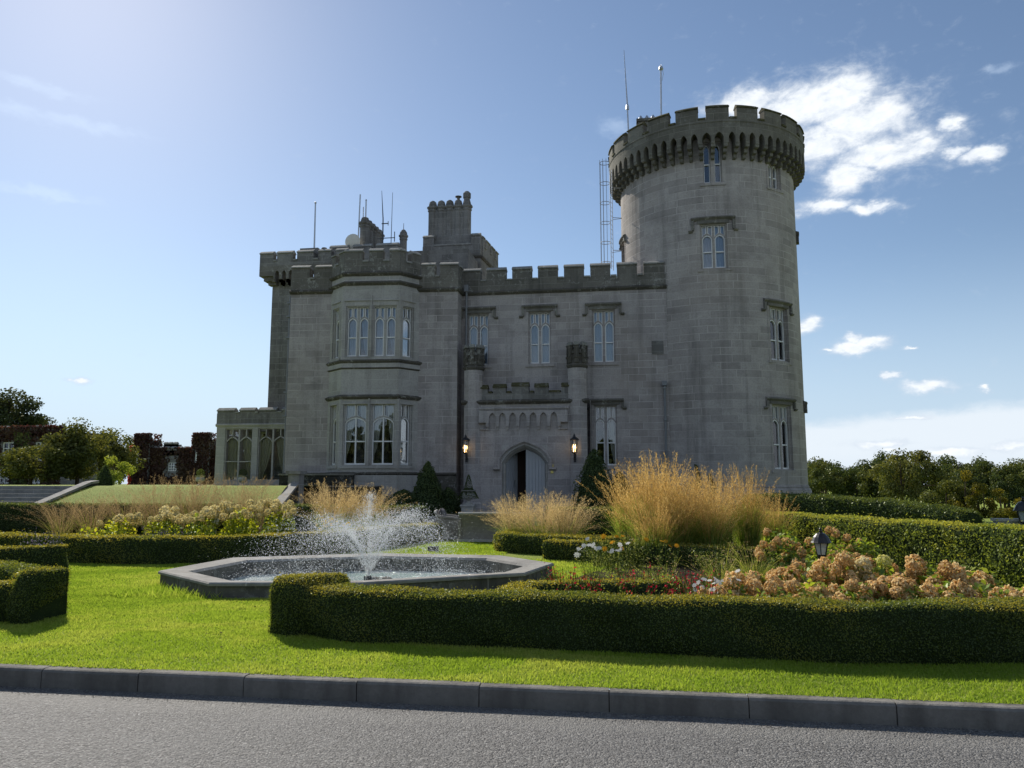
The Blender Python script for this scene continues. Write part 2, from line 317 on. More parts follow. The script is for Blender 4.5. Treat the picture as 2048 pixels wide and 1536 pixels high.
# ------------------------------------------------------------------ object helpers
def link(o, parent=None):
    C.objects.link(o)
    if parent is not None: o.parent = parent
    return o
def tag(o, label=None, cat=None, group=None, kind=None):
    for k, v in (('label', label), ('category', cat), ('group', group), ('kind', kind)):
        if v: o[k] = v
    return o
def empty(name, loc=(0, 0, 0), rz=0., label=None, cat=None, group=None):
    o = bpy.data.objects.new(name, None); o.location = loc; o.rotation_euler.z = rz; o.empty_display_size = .2
    link(o); return tag(o, label, cat, group)
def dup(root, loc=None, rz=None, scale=None, label=None):
    r = root.copy(); C.objects.link(r)
    if loc is not None: r.location = loc
    if rz is not None: r.rotation_euler.z = rz
    if scale is not None: r.scale = (scale,) * 3 if not isinstance(scale, tuple) else scale
    if label: r['label'] = label
    for ch in list(root.children):
        c = ch.copy(); C.objects.link(c); c.parent = r
        for g in list(ch.children):
            d = g.copy(); C.objects.link(d); d.parent = c
    return r
def npmesh(name, V, F, mats, parent=None, tint=None, smooth=False):
    """V (n,3) float, F (m,k) int with constant k"""
    V = np.asarray(V, np.float32); F = np.asarray(F, np.int32); k = F.shape[1]; m = len(F)
    me = bpy.data.meshes.new(name); me.vertices.add(len(V)); me.vertices.foreach_set('co', V.ravel())
    me.loops.add(m * k); me.loops.foreach_set('vertex_index', F.ravel())
    me.polygons.add(m); me.polygons.foreach_set('loop_start', np.arange(0, m * k, k, dtype=np.int32))
    me.update(calc_edges=True)
    if smooth: me.polygons.foreach_set('use_smooth', np.ones(m, bool))
    if tint is not None:
        a = me.attributes.new('tint', 'FLOAT', 'FACE'); a.data.foreach_set('value', np.asarray(tint, np.float32))
    for mm in ([mats] if isinstance(mats, str) else mats): me.materials.append(MATS[mm])
    return link(bpy.data.objects.new(name, me), parent)

class MB:
    def __init__(s): s.v = []; s.f = []; s.uv = []; s.mi = []
    def add(s, pts): i = len(s.v); s.v += [tuple(p) for p in pts]; return i
    def face(s, pts, uv=None, mi=0):
        i = s.add(pts); s.f.append(tuple(range(i, i + len(pts)))); s.uv.append(uv); s.mi.append(mi)
    def build(s, name, mats, parent=None, smooth=False):
        me = bpy.data.meshes.new(name); me.from_pydata(s.v, [], s.f)
        ul = me.uv_layers.new(name='UVMap'); out = []
        for f, uv in zip(s.f, s.uv):
            P = [Vector(s.v[i]) for i in f]
            if uv is None:
                n = Vector((0, 0, 0))
                for a in range(1, len(P) - 1): n += (P[a] - P[0]).cross(P[a + 1] - P[0])
                if abs(n.z) > max(abs(n.x), abs(n.y)): uv = [(p.x, p.y) for p in P]
                elif abs(n.x) > abs(n.y): uv = [(p.y, p.z) for p in P]
                else: uv = [(p.x, p.z) for p in P]
            for q in uv: out += [q[0], q[1]]
        ul.data.foreach_set('uv', out)
        me.polygons.foreach_set('material_index', s.mi)
        for m in ([mats] if isinstance(mats, str) else mats): me.materials.append(MATS[m])
        me.update(); me.validate()
        if smooth: me.polygons.foreach_set('use_smooth', [True] * len(me.polygons))
        return link(bpy.data.objects.new(name, me), parent)
    # ---- shapes in world axes
    def box(s, x0, x1, y0, y1, z0, z1, mi=0): s.bar(FLAT0, x0, x1, z0, z1, y0, y1, mi)
    def lathe(s, prof, c=(0, 0, 0), seg=16, mi=0, cap=True, a0=0.):
        for k in range(seg):
            a, b = a0 + 2 * math.pi * k / seg, a0 + 2 * math.pi * (k + 1) / seg
            for (r0, z0), (r1, z1) in zip(prof, prof[1:]):
                q = [(c[0] + r * math.cos(t), c[1] + r * math.sin(t), c[2] + z) for r, z, t in ((r0, z0, a), (r0, z0, b), (r1, z1, b), (r1, z1, a))]
                rr = max(r0, r1)
                if r0 < 1e-5: q = [q[0], q[2], q[3]]; s.face(q, None, mi)
                elif r1 < 1e-5: s.face(q[:3], None, mi)
                else: s.face(q, [(a * rr, z0), (b * rr, z0), (b * rr, z1), (a * rr, z1)], mi)
        if cap:
            for (r, z), rev in ((prof[0], True), (prof[-1], False)):
                if r > 1e-5:
                    p = [(c[0] + r * math.cos(a0 + 2 * math.pi * k / seg), c[1] + r * math.sin(a0 + 2 * math.pi * k / seg), c[2] + z) for k in range(seg)]
                    s.face(p[::-1] if rev else p, None, mi)
    def tube(s, pts, r, seg=6, mi=0):
        pts = [Vector(p) for p in pts]; rings = []
        for i, p in enumerate(pts):
            d = (pts[min(i + 1, len(pts) - 1)] - pts[max(i - 1, 0)]).normalized()
            a = d.cross(Vector((0, 0, 1)) if abs(d.z) < .9 else Vector((1, 0, 0))).normalized(); b = d.cross(a)
            rr = r[i] if isinstance(r, (list, tuple)) else r
            rings.append([p + a * rr * math.cos(2 * math.pi * k / seg) + b * rr * math.sin(2 * math.pi * k / seg) for k in range(seg)])
        for A, B in zip(rings, rings[1:]):
            for k in range(seg): s.face([A[k], A[(k + 1) % seg], B[(k + 1) % seg], B[k]], None, mi)
        s.face(rings[0][::-1], None, mi); s.face(rings[-1], None, mi)
    # ---- shapes in a wall frame pf(u, z, d): u to the right, d into the wall
    def bar(s, pf, u0, u1, z0, z1, d0, d1, mi=0, n=1):
        us = [u0 + (u1 - u0) * i / n for i in range(n + 1)]
        for a, b in zip(us, us[1:]):
            s.face([pf(a, z0, d0), pf(b, z0, d0), pf(b, z1, d0), pf(a, z1, d0)], [(a, z0), (b, z0), (b, z1), (a, z1)], mi)
            s.face([pf(b, z0, d1), pf(a, z0, d1), pf(a, z1, d1), pf(b, z1, d1)], [(b, z0), (a, z0), (a, z1), (b, z1)], mi)
            s.face([pf(a, z1, d0), pf(b, z1, d0), pf(b, z1, d1), pf(a, z1, d1)], [(a, d0), (b, d0), (b, d1), (a, d1)], mi)
            s.face([pf(a, z0, d1), pf(b, z0, d1), pf(b, z0, d0), pf(a, z0, d0)], [(a, d1), (b, d1), (b, d0), (a, d0)], mi)
        s.face([pf(u0, z0, d1), pf(u0, z0, d0), pf(u0, z1, d0), pf(u0, z1, d1)], [(d1, z0), (d0, z0), (d0, z1), (d1, z1)], mi)
        s.face([pf(u1, z0, d0), pf(u1, z0, d1), pf(u1, z1, d1), pf(u1, z1, d0)], [(d0, z0), (d1, z0), (d1, z1), (d0, z1)], mi)
    def wall(s, pf, u0, u1, z0, z1, holes=(), rd=.25, maxdu=99., mi=0, uoff=0.):
        us = sorted({u0, u1, *[h[0] for h in holes], *[h[1] for h in holes]}); zs = sorted({z0, z1, *[h[2] for h in holes], *[h[3] for h in holes]})
        us = [u for u in us if u0 - 1e-6 <= u <= u1 + 1e-6]; zs = [z for z in zs if z0 - 1e-6 <= z <= z1 + 1e-6]
        fine = []
        for a, b in zip(us, us[1:]):
            n = max(1, math.ceil((b - a) / maxdu)); fine += [a + (b - a) * i / n for i in range(n)]
        fine.append(us[-1])
        for a, b in zip(fine, fine[1:]):
            for c, d in zip(zs, zs[1:]):
                m_, k_ = (a + b) / 2, (c + d) / 2
                if any(h[0] < m_ < h[1] and h[2] < k_ < h[3] for h in holes): continue
                s.face([pf(a, c, 0), pf(b, c, 0), pf(b, d, 0), pf(a, d, 0)], [(a + uoff, c), (b + uoff, c), (b + uoff, d), (a + uoff, d)], mi)
        for (a, b, c, d) in [h[:4] for h in holes]:
            r_ = rd
            s.face([pf(a, c, 0), pf(a, c, r_), pf(a, d, r_), pf(a, d, 0)], [(0, c), (r_, c), (r_, d), (0, d)], mi)
            s.face([pf(b, c, r_), pf(b, c, 0), pf(b, d, 0), pf(b, d, r_)], [(0, c), (r_, c), (r_, d), (0, d)], mi)
            s.face([pf(a, d, 0), pf(a, d, r_), pf(b, d, r_), pf(b, d, 0)], [(a, 0), (a, r_), (b, r_), (b, 0)], mi)
            s.face([pf(a, c, r_), pf(a, c, 0), pf(b, c, 0), pf(b, c, r_)], [(a, r_), (a, 0), (b, 0), (b, r_)], mi)
    def ribbon(s, pf, pts, w, d0, d1, closed=False, mi=0):
        n = len(pts); offs = []
        for i in range(n):
            p = pts[i]; a = pts[i - 1] if (i or closed) else None; b = pts[(i + 1) % n] if (i < n - 1 or closed) else None
            def nr(p, q):
                dx, dy = q[0] - p[0], q[1] - p[1]; l = math.hypot(dx, dy) or 1; return (-dy / l, dx / l)
            ns = [nr(a, p)] if a else []
            if b: ns.append(nr(p, b))
            if len(ns) == 2:
                mx, my = ns[0][0] + ns[1][0], ns[0][1] + ns[1][1]; l = math.hypot(mx, my) or 1; mx /= l; my /= l
                k = 1 / max(.35, mx * ns[0][0] + my * ns[0][1])
            else: (mx, my), k = ns[0], 1
            offs.append((mx * k * w / 2, my * k * w / 2))
        A = [(p[0] + o[0], p[1] + o[1]) for p, o in zip(pts, offs)]; B = [(p[0] - o[0], p[1] - o[1]) for p, o in zip(pts, offs)]
        rng_ = range(n if closed else n - 1)
        for i in rng_:
            j = (i + 1) % n
            s.face([pf(*B[i], d0), pf(*B[j], d0), pf(*A[j], d0), pf(*A[i], d0)], [B[i], B[j], A[j], A[i]], mi)
            for X, rev in ((A, False), (B, True)):
                q = [pf(*X[i], d0), pf(*X[j], d0), pf(*X[j], d1), pf(*X[i], d1)]; s.face(q[::-1] if not rev else q, None, mi)
        if not closed:
            for i in (0, n - 1): s.face([pf(*A[i], d0), pf(*B[i], d0), pf(*B[i], d1), pf(*A[i], d1)], None, mi)
    def band(s, pf, us, zb, ztop, d0, d1, mi=0):
        """slab between a lower profile zb(u) and ztop (number or list), with front face, back face and soffit"""
        zt = ztop if isinstance(ztop, list) else [ztop] * len(us)
        for i in range(len(us) - 1):
            a, b = us[i], us[i + 1]
            s.face([pf(a, zb[i], d0), pf(b, zb[i + 1], d0), pf(b, zt[i + 1], d0), pf(a, zt[i], d0)], [(a, zb[i]), (b, zb[i + 1]), (b, zt[i + 1]), (a, zt[i])], mi)
            s.face([pf(a, zb[i], d1), pf(b, zb[i + 1], d1), pf(b, zb[i + 1], d0), pf(a, zb[i], d0)], None, mi)
            s.face([pf(a, zt[i], d0), pf(b, zt[i + 1], d0), pf(b, zt[i + 1], d1), pf(a, zt[i], d1)], None, mi)
        for i, rev in ((0, 0), (-1, 1)):
            q = [pf(us[i], zb[i], d1), pf(us[i], zb[i], d0), pf(us[i], zt[i], d0), pf(us[i], zt[i], d1)]
            s.face(q[::-1] if rev else q, None, mi)
def flat(ox, oy, ang=0.):
    ca, sa = math.cos(ang), math.sin(ang)
    return lambda u, z, d: (ox + u * ca - d * sa, oy + u * sa + d * ca, z)
FLAT0 = flat(0, 0)
def seg(p, q):
    """frame along p->q (q to the right seen from outside); u from 0 to length"""
    a = math.atan2(q[1] - p[1], q[0] - p[0]); return flat(p[0], p[1], a), math.hypot(q[0] - p[0], q[1] - p[1])
def cyl(cx, cy, r):
    return lambda u, z, d: (cx + (r - d) * math.sin(u / r), cy - (r - d) * math.cos(u / r), z)
# ------------------------------------------------------------------ castle
castle = empty('castle', (-6, 38, 0.1), 0, 'grey stone castle with a big round tower, battlements and a pointed-arch doorway behind the garden', 'castle')
castle_inv = (6, -38, -.1)
def cb_(mb, name, mats, parent=castle, smooth=False):
    o = mb.build(name, mats, parent, smooth)
    if parent is castle: o.location = castle_inv
    return o
def arch_pts(uc, hw, zs, h, n=7, k=.55):
    """pointed four-centred arch, left springing -> apex -> right springing"""
    L = []
    for i in range(n + 1):
        q = i / n; L.append((uc - hw + hw * q, zs + h * (k * (1 - (1 - q) ** 4) + (1 - k) * q)))
    return L + [(2 * uc - a, b) for a, b in L[-2::-1]]
def parapet(mb, pf, u0, u1, zs, zc, zt, thick, merlons, mi=0, cop=1, sub=99., out=0.):
    n = max(1, math.ceil((u1 - u0) / sub))
    mb.bar(pf, u0, u1, zs, zc, -out, thick, mi, n)
    edges = []
    for a, b in merlons:
        k = max(1, math.ceil((b - a) / sub))
        mb.bar(pf, a, b, zc, zt - .16, -out, thick, mi, k)
        # weathered coping with sloping faces
        us = [a - .015 + (b - a + .03) * i / k for i in range(k + 1)]
        for c, d in zip(us, us[1:]):
            q = [(-.06 - out, zt - .18), (-.06 - out, zt - .12), (thick * .45, zt + .03), (thick + .06, zt - .12), (thick + .06, zt - .18)]
            for (d0, z0), (d1, z1) in zip(q, q[1:] + q[:1]): mb.face([pf(c, z0, d0), pf(d, z0, d0), pf(d, z1, d1), pf(c, z1, d1)], [(c, z0 + d0), (d, z0 + d0), (d, z1 + d1), (c, z1 + d1)], cop)
        for e in (us[0], us[-1]): mb.face([pf(e, z, d_) for d_, z in q], None, cop)
        edges += [a, b]
    gaps = [(b[1], a[0]) for b, a in zip(merlons, merlons[1:])]
    if merlons and merlons[0][0] > u0 + .05: gaps.append((u0, merlons[0][0]))
    if merlons and merlons[-1][1] < u1 - .05: gaps.append((merlons[-1][1], u1))
    for a, b in gaps: mb.bar(pf, a + .017, b - .017, zc + .002, zc + .09, -.05 - out, thick + .05, cop, max(1, math.ceil((b - a) / sub)))
def string(mb, pf, u0, u1, z, h=.13, out=.12, n=1, mi=0, base=0.):
    for i in range(n):
        a, b = u0 + (u1 - u0) * i / n, u0 + (u1 - u0) * (i + 1) / n
        q = [(base, z - h), (base - out * .35, z - h), (base - out, z - h * .35), (base - out, z), (base, z + h * .45)]
        for (d0, z0), (d1, z1) in zip(q, q[1:]): mb.face([pf(a, z0, d0), pf(b, z0, d0), pf(b, z1, d1), pf(a, z1, d1)], [(a, z0 + d0), (b, z0 + d0), (b, z1 + d1), (a, z1 + d1)], mi)
        for e in (a, b): mb.face([pf(e, z_, d_) for d_, z_ in q], None, mi)
def room_box(pf, u0, u1, z0, z1, d0, d1):
    mb = MB(); e = .02
    P = lambda u, z, d: pf(u, z, d)
    a, b, c, d = u0 - e, u1 + e, z0 - e, z1 + e
    mb.face([P(a, c, d1), P(b, c, d1), P(b, d, d1), P(a, d, d1)])
    mb.face([P(a, c, d0), P(a, c, d1), P(a, d, d1), P(a, d, d0)]); mb.face([P(b, c, d0), P(b, c, d1), P(b, d, d1), P(b, d, d0)])
    mb.face([P(a, c, d0), P(b, c, d0), P(b, c, d1), P(a, c, d1)]); mb.face([P(a, d, d0), P(b, d, d0), P(b, d, d1), P(a, d, d1)])
    return mb
def curtain_mesh(pf, u0, u1, z0, z1, d, style, uvk=1.):
    """style: 'full', 'L' (gathered to the left below), 'R', 'pair', 'tails'"""
    mb = MB()
    def sheet(fa, fb):
        nz, nu = 12, 16
        for j in range(nz):
            for i in range(nu):
                q = []; uv = []
                for ii, jj in ((i, j), (i + 1, j), (i + 1, j + 1), (i, j + 1)):
                    z = z0 + (z1 - z0) * jj / nz; t = ii / nu; A, B = fa(jj / nz), fb(jj / nz)
                    q.append(pf(A + (B - A) * t, z, d + .03 * math.sin(t * 24) + .012 * math.sin(t * 61))); uv.append((t * uvk, jj / nz))
                mb.face(q, uv)
    w = u1 - u0
    def tie(s, lo, hi):   # width of a drape tied back low down: s 0 bottom .. 1 top
        if s < .12: return lo + .06
        return lo + (hi - lo) * ((s - .12) / .88) ** .55
    if style == 'full': sheet(lambda s: u0, lambda s: u1)
    if style == 'L': sheet(lambda s: u0, lambda s: u0 + w * tie(s, .22, .95))
    if style == 'R': sheet(lambda s: u1 - w * tie(s, .30, .98), lambda s: u1)
    if style == 'R2': sheet(lambda s: u1 - w * (.30 + .55 * min(1, s * 1.25) ** .6), lambda s: u1)
    if style == 'pair':
        sheet(lambda s: u0, lambda s: u0 + w * tie(s, .03, .50)); sheet(lambda s: u1 - w * tie(s, .03, .38), lambda s: u1)
    if style == 'pair2':
        sheet(lambda s: u0, lambda s: u0 + w * tie(s, .06, .55)); sheet(lambda s: u1 - w * tie(s, .05, .36), lambda s: u1)
    if style == 'one': sheet(lambda s: u0, lambda s: u0 + w * tie(s, .05, .62))
    return mb
def window(pf, u0, u1, z0, z1, lights=2, rd=.26, curtains=('net curtain', ['full', 'R2']), hood=None, kind='lancet', stone='stone', room_d=1.1, small=True, sub=1):
    """A Gothic sash window in the hole u0..u1 x z0..z1: stone tracery (the part) with sashes, pane, curtains and room as sub-parts."""
    W, H = u1 - u0, z1 - z0; d_st = rd - .10
    st = MB(); fr = MB()
    # splayed stone lining
    ln = .07 if kind != 'slit' else .03
    for a, b, c, e in ((u0, u0 + ln, z0, z1), (u1 - ln, u1, z0, z1)): st.bar(pf, a, b, c, e, d_st - .06, rd + .05)
    st.bar(pf, u0 + ln + .0005, u1 - ln - .0005, z1 - .06, z1, d_st - .06, rd + .05); st.bar(pf, u0 + ln + .0005, u1 - ln - .0005, z0, z0 + .05, d_st - .10, rd + .05)
    ia, ib, ja, jb = u0 + ln, u1 - ln, z0 + .05, z1 - .06
    mw = .11 if lights > 1 else 0
    lw = (ib - ia - mw * (lights - 1)) / lights
    split = []
    for k in range(lights):
        a = ia + k * (lw + mw); b = a + lw; split.append((a, b)); uc = (a + b) / 2
        if k < lights - 1: st.bar(pf, b, b + mw, ja, jb, d_st, rd + .05)
        hh = jb - ja
        if kind == 'slit': za = jb - .03; zs = jb - .32
        elif small: za = jb - hh * .215; zs = za - min(lw * .5, hh * .10)
        else: za = jb - .05; zs = za - lw * .5
        w2 = .05 if kind != 'slit' else .032; A = arch_pts(uc, lw / 2 - w2 / 2 - .005, zs, za - zs - w2 / 2, 6, .6 if small else .5)
        # stone spandrel band over the arch, and the small lights above it
        up = arch_pts(uc, lw / 2, zs, za - zs + .005, 6, .6 if small else .5)
        th = .085 if small else 0
        if small: st.band(pf, [p[0] for p in up], [p[1] + .004 for p in up], [p[1] + th for p in up], d_st + .02, rd + .04)
        else: st.band(pf, [p[0] for p in up], [p[1] + .004 for p in up], jb + .001, d_st + .02, rd + .04)
        fr.ribbon(pf, [(a + w2 / 2 + .005, ja + .05)] + A + [(b - w2 / 2 - .005, ja + .05)], w2, d_st + .035, rd + .03)
        zm = ja + (za - ja) * .49 if small or kind == 'slit' else ja + hh * .45
        fr.bar(pf, a + w2 + .005, b - w2 - .005, zm - .03, zm + .03, d_st + .03, rd + .03)
        fr.bar(pf, a + .005, b - .005, ja, ja + .075, d_st + .03, rd + .03)
        if kind == 'wide': fr.bar(pf, uc - .035, uc + .035, ja + .0755, zm - .0305, d_st + .04, rd + .03); fr.bar(pf, uc - .035, uc + .035, zm + .0305, za - .06, d_st + .04, rd + .03)
        if small:
            mm = .05; st.bar(pf, uc - mm / 2, uc + mm / 2, za + th, jb, d_st + .02, rd + .04)
            for (c, e, sl) in ((a, uc - mm / 2, 1), (uc + mm / 2, b, -1)):
                zlo = lambda u: np.interp(u, [p[0] for p in up], [p[1] for p in up]) + th + .02
                c2, e2 = c + .022, e - .022
                # low corner clipped as in the photo: the outer sides reach lower
                fr.ribbon(pf, [(c2, zlo(c2)), (e2, zlo(e2)), (e2, jb - .022), (c2, jb - .022)], .036, d_st + .03, rd + .03, True)
    o = cb_(st, 'window', stone)
    cb2 = lambda mb, nm, m: mb.build(nm, m, o)
    cb2(fr, 'sash_frame', 'white paint')
    gp = MB()
    for a, b in split: gp.bar(pf, a - .03, b + .03, ja - .03, jb + .03, rd + .002, rd + .012)
    cb2(gp, 'pane', 'glass')
    if curtains:
        cm, sty = curtains
        for (a, b), s in zip(split, sty if len(sty) >= len(split) else sty * len(split)):
            if s: cb2(curtain_mesh(pf, a - .04, b + .04, ja - .02, jb + .05, rd + .10, s), 'curtain', cm)
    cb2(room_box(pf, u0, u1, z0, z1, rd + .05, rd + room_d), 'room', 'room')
    if hood:
        hd = MB(); o1, o2, dz = hood; n = 6 if sub > 1 else 1
        string(hd, pf, u0 - o1, u1 + o1, z1 + dz, .14, .15, n)
        hd.bar(pf, u0 - .12, u1 + .12, z1 + .02, z1 + dz - .14, -.05, .0, 0, n)
        for e0, e1 in ((u0 - o1, u0 - o1 + .13), (u1 + o1 - .13, u1 + o1)):
            hd.bar(pf, e0, e1, z1 + dz - o2, z1 + dz - .141, -.11, .0)
        string(hd, pf, u0 - o1 - .13, u0 - o1 + .06, z1 + dz - o2, .10, .14); string(hd, pf, u1 + o1 - .06, u1 + o1 + .13, z1 + dz - o2, .10, .14)
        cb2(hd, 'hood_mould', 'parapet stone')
    # raised plain architrave
    ar = MB()
    for a, b, c, e in ((u0 - .13, u0, z0, z1), (u1, u1 + .13, z0, z1)): ar.bar(pf, a, b, c, e, -.015, .02)
    ar.bar(pf, u0 - .16, u1 + .16, z0 - .13, z0, -.06, .02)
    cb2(ar, 'sill', stone)
    return o

# ---- main range between the bay block and the round tower (wall plane y = 38, faces the garden)
PW = flat(0, 38)
wins = [(-8.13, -7.0, 7.42, 10.12), (-4.97, -3.83, 7.42, 10.12), (-1.76, -.62, 7.42, 10.12), (-1.72, -.60, 2.3, 5.30)]
mb = MB(); mb.wall(PW, -8.6, 2.3, 0, 11.2, wins, .26)
mb.bar(PW, -8.6, 2.3, 11.2, 11.3, .4, 9.)          # roof slab
mb.wall(flat(2.3, 47, math.pi), 0, 10.9, 0, 11.3)
cb_(mb, 'main_wall', 'stone')
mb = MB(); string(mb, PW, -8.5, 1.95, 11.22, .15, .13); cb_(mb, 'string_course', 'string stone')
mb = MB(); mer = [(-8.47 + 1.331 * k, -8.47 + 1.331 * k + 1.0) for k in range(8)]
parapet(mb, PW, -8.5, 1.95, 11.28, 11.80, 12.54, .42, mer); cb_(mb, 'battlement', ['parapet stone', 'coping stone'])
for i, w in enumerate(wins[:3]): window(PW, *w, hood=(.34, .52, .30), curtains=('net curtain', [['full', 'R2'], ['full', 'full'], ['full', 'full']][i]))
window(PW, *wins[3], hood=(.34, .40, .27), curtains=('grey drape', [None, 'R']))
mb = MB(); mb.bar(PW, 1.16, 1.72, 7.78, 8.44, -.03, .02); mb.bar(PW, 1.24, 1.70, 7.86, 8.38, -.045, -.03)
cb_(mb, 'vent_panel', 'chimney stone')
mb = MB(); mb.tube([(1.72, 37.86, z) for z in (0, 6.2)], .055, 8); mb.box(1.6, 1.84, 37.75, 37.99, 6.2, 6.42)
for z in (1.2, 2.8, 4.5, 6.05): mb.box(1.64, 1.80, 37.79, 37.99, z, z + .08)
cb_(mb, 'drainpipe', 'lead pipe')

# ---- bay block, turned a little (left end nearer)
A1 = (-8.42, 37.0); BANG = math.atan2(.65, 8.6); BL = 8.62
A0 = (A1[0] - BL * math.cos(BANG), A1[1] - BL * math.sin(BANG))
PB = flat(A0[0], A0[1], BANG)
mb = MB(); mb.wall(PB, 0, BL, 0, 11.2); mb.wall(seg(A1, (A1[0], 38.05))[0], 0, 1.05, 0, 11.2, uoff=BL)
pl, ll = seg((A0[0], A0[1] + 9), A0); mb.wall(pl, 0, ll, 0, 11.2)
mb.bar(PB, 0, BL, 11.2, 11.3, .4, 9.); cb_(mb, 'bay_block_wall', 'stone')
mb = MB(); string(mb, PB, -.05, BL + .10, 11.22, .15, .13); string(mb, seg(A1, (A1[0], 38.0))[0], 0, .9, 11.22, .15, .13); cb_(mb, 'string_course', 'string stone')
mb = MB(); mb.bar(PB, -.05, BL + .02, 0, 1.829, -.10, 0); cb_(mb, 'plinth', 'string stone')
mb = MB(); string(mb, PB, -.05, BL + .02, 1.95, .12, .14)
cb_(mb, 'string_course', 'string stone')
mb = MB(); PBr, _ = seg(A1, (A1[0], 38.6))
parapet(mb, PB, -.02, BL + .02, 11.28, 11.84, 12.62, .42, [(0, .95), (1.25, 2.2), (6.75, 7.45), (7.7, BL - .0)], out=.03)
parapet(mb, PBr, .43, 1.02, 11.28, 11.84, 12.62, .4, [(.43, .95)], out=.025)
cb_(mb, 'battlement', ['parapet stone', 'coping stone'])
# plinth above is the string stone; the bay window: five-sided, two storeys of tall lights
q = lambda u, d: PB(u, 0, d)[:2]
BP = [q(BL - 6.5, 0), q(BL - 5.58, -.92), q(BL - 2.75, -.92), q(BL - 1.95, 0)]
faces = [seg(BP[i], BP[i + 1]) for i in range(3)]
upw = [[(.26, .92, 7.62, 10.20)], [(.14, 1.34, 7.62, 10.20), (1.50, 2.70, 7.62, 10.20)], [(.2, .88, 7.62, 10.20)]]
low = [[(.26, .92, 2.32, 5.36)], [(.14, 1.34, 2.32, 5.36), (1.50, 2.70, 2.32, 5.36)], [(.2, .88, 2.32, 5.36)]]
mb = MB(); off = 0
for (pf, L), a, b in zip(faces, upw, low):
    mb.wall(pf, 0, L, 0, 11.8, a + b, .22, uoff=off); off += L
mb.face([(p[0], p[1], 11.95) for p in BP]); cb_(mb, 'bay_window_wall', 'pale stone')
mb = MB()
def bay_poly(out):   # corner-mitred ring of the bay at an outward offset
    k = out * math.tan(R(22.5)); u = [(BL - 6.5 - out * math.sqrt(2) + 0, 0), (BL - 5.58 - k, -.92 - out), (BL - 2.75 + k, -.92 - out), (BL - 1.95 + out * math.sqrt(2), 0)]
    return [q(*p) for p in u]
def bay_ring(mb, z0, z1, o0, o1, mi=0):
    P0, P1 = bay_poly(o0), bay_poly(o1); s = 0
    for i in range(3):
        L = math.dist(P0[i], P0[i + 1]); mb.face([(*P0[i], z0), (*P0[i + 1], z0), (*P1[i + 1], z1), (*P1[i], z1)], [(s, z0), (s + L, z0), (s + L, z1 + abs(o1 - o0)), (s, z1 + abs(o1 - o0))], mi); s += L
def bay_string(mb, z, h=.15, out=.13):
    for (a, b), (c, d) in zip([(z - h, 0), (z - h, out * .35), (z - h * .35, out), (z, out)], [(z - h, out * .35), (z - h * .35, out), (z, out), (z + h * .5, 0.)]): bay_ring(mb, a, c, b, d)
for z, h_, o_ in ((11.86, .15, .13), (11.38, .15, .13), (7.46, .15, .13), (5.70, .15, .13), (7.10, .07, .07), (1.97, .11, .12)):
    mb = MB(); bay_string(mb, z, h_, o_); cb_(mb, 'string_course', 'string stone')
mb = MB(); bay_ring(mb, 0, 1.87, .1, .1); cb_(mb, 'bay_plinth', 'pale stone')
mb = MB(); bay_ring(mb, 7.06, 7.34, .05, .05); cb_(mb, 'sill_band', 'pale stone')
# slender shafts on the corners and centre mullion of each storey
for z0, z1 in ((7.5, 10.72), (2.12, 5.58)):
    mb = MB()
    for c in BP[1:3]: mb.lathe([(.10, z0), (.10, z1)], (c[0], c[1] + .06, 0), 8)
    pf = faces[1][0]; mb.bar(pf, 1.385, 1.455, z0 + .1, z1, -.07, .0)
    for (pf, L), h in zip(faces, (upw if z0 > 5 else low)):
        for (a, b, c, d) in [(h[0][0] - .09, h[-1][1] + .09, d_, d_) for d_ in (z1 - .28,)]: mb.bar(pf, a, b, c, c + .06, -.05, 0)
    cb_(mb, 'mullion', 'pale stone')
mb = MB()
for i, (pf, L) in enumerate(faces):
    M = [[(.5, L - .02)], [(.02, .98), (1.30, 2.03), (2.33, L - .02)] if False else [(.0, .90), (1.24, 1.94), (2.28, L)], [(.32, L)]][i]
    if i == 0: M = [(-.02, .38), (.76, L)]
    if i == 2: M = [(0.0, .32), (.70, L)]
    parapet(mb, pf, 0, L, 11.93, 12.42, 13.14, .35, M, out=.02)
cb_(mb, 'battlement', ['parapet stone', 'coping stone'])
for i, ((pf, L), hs) in enumerate(zip(faces, upw)):
    for h in hs: window(pf, *h, lights=2 if i == 1 else 1, rd=.22, curtains=('net curtain', ['full', 'R2'] if i == 1 else ['full']), stone='pale stone', room_d=.7)
for i, ((pf, L), hs) in enumerate(zip(faces, low)):
    for h in hs: window(pf, *h, lights=1, rd=.22, kind='wide' if i == 1 else 'lancet', curtains=('grey drape', ['pair'] if i == 1 else ['L']), stone='pale stone', room_d=.7)
mb = MB(); mb.tube([(-8.16, 37.86, .2), (-8.16, 37.86, 11.25)], .055, 8); mb.box(-8.27, -8.05, 37.75, 37.99, 11.25, 11.6)
for z in (1.5, 3.7, 6, 8.4, 10.4): mb.box(-8.24, -8.08, 37.8, 37.99, z, z + .08)
cb_(mb, 'drainpipe', 'lead pipe')
mb = MB(); p = A0; mb.tube([(p[0] - .08, p[1] + .1, .2), (p[0] - .08, p[1] + .1, 11.0)], .05, 8)
for z in (4.8, 6.0, 8.8, 9.9, 10.6): mb.box(p[0] - .2, p[0] + .0, p[1] - .02, p[1] + .2, z, z + .08)
cb_(mb, 'drainpipe', 'lead pipe')

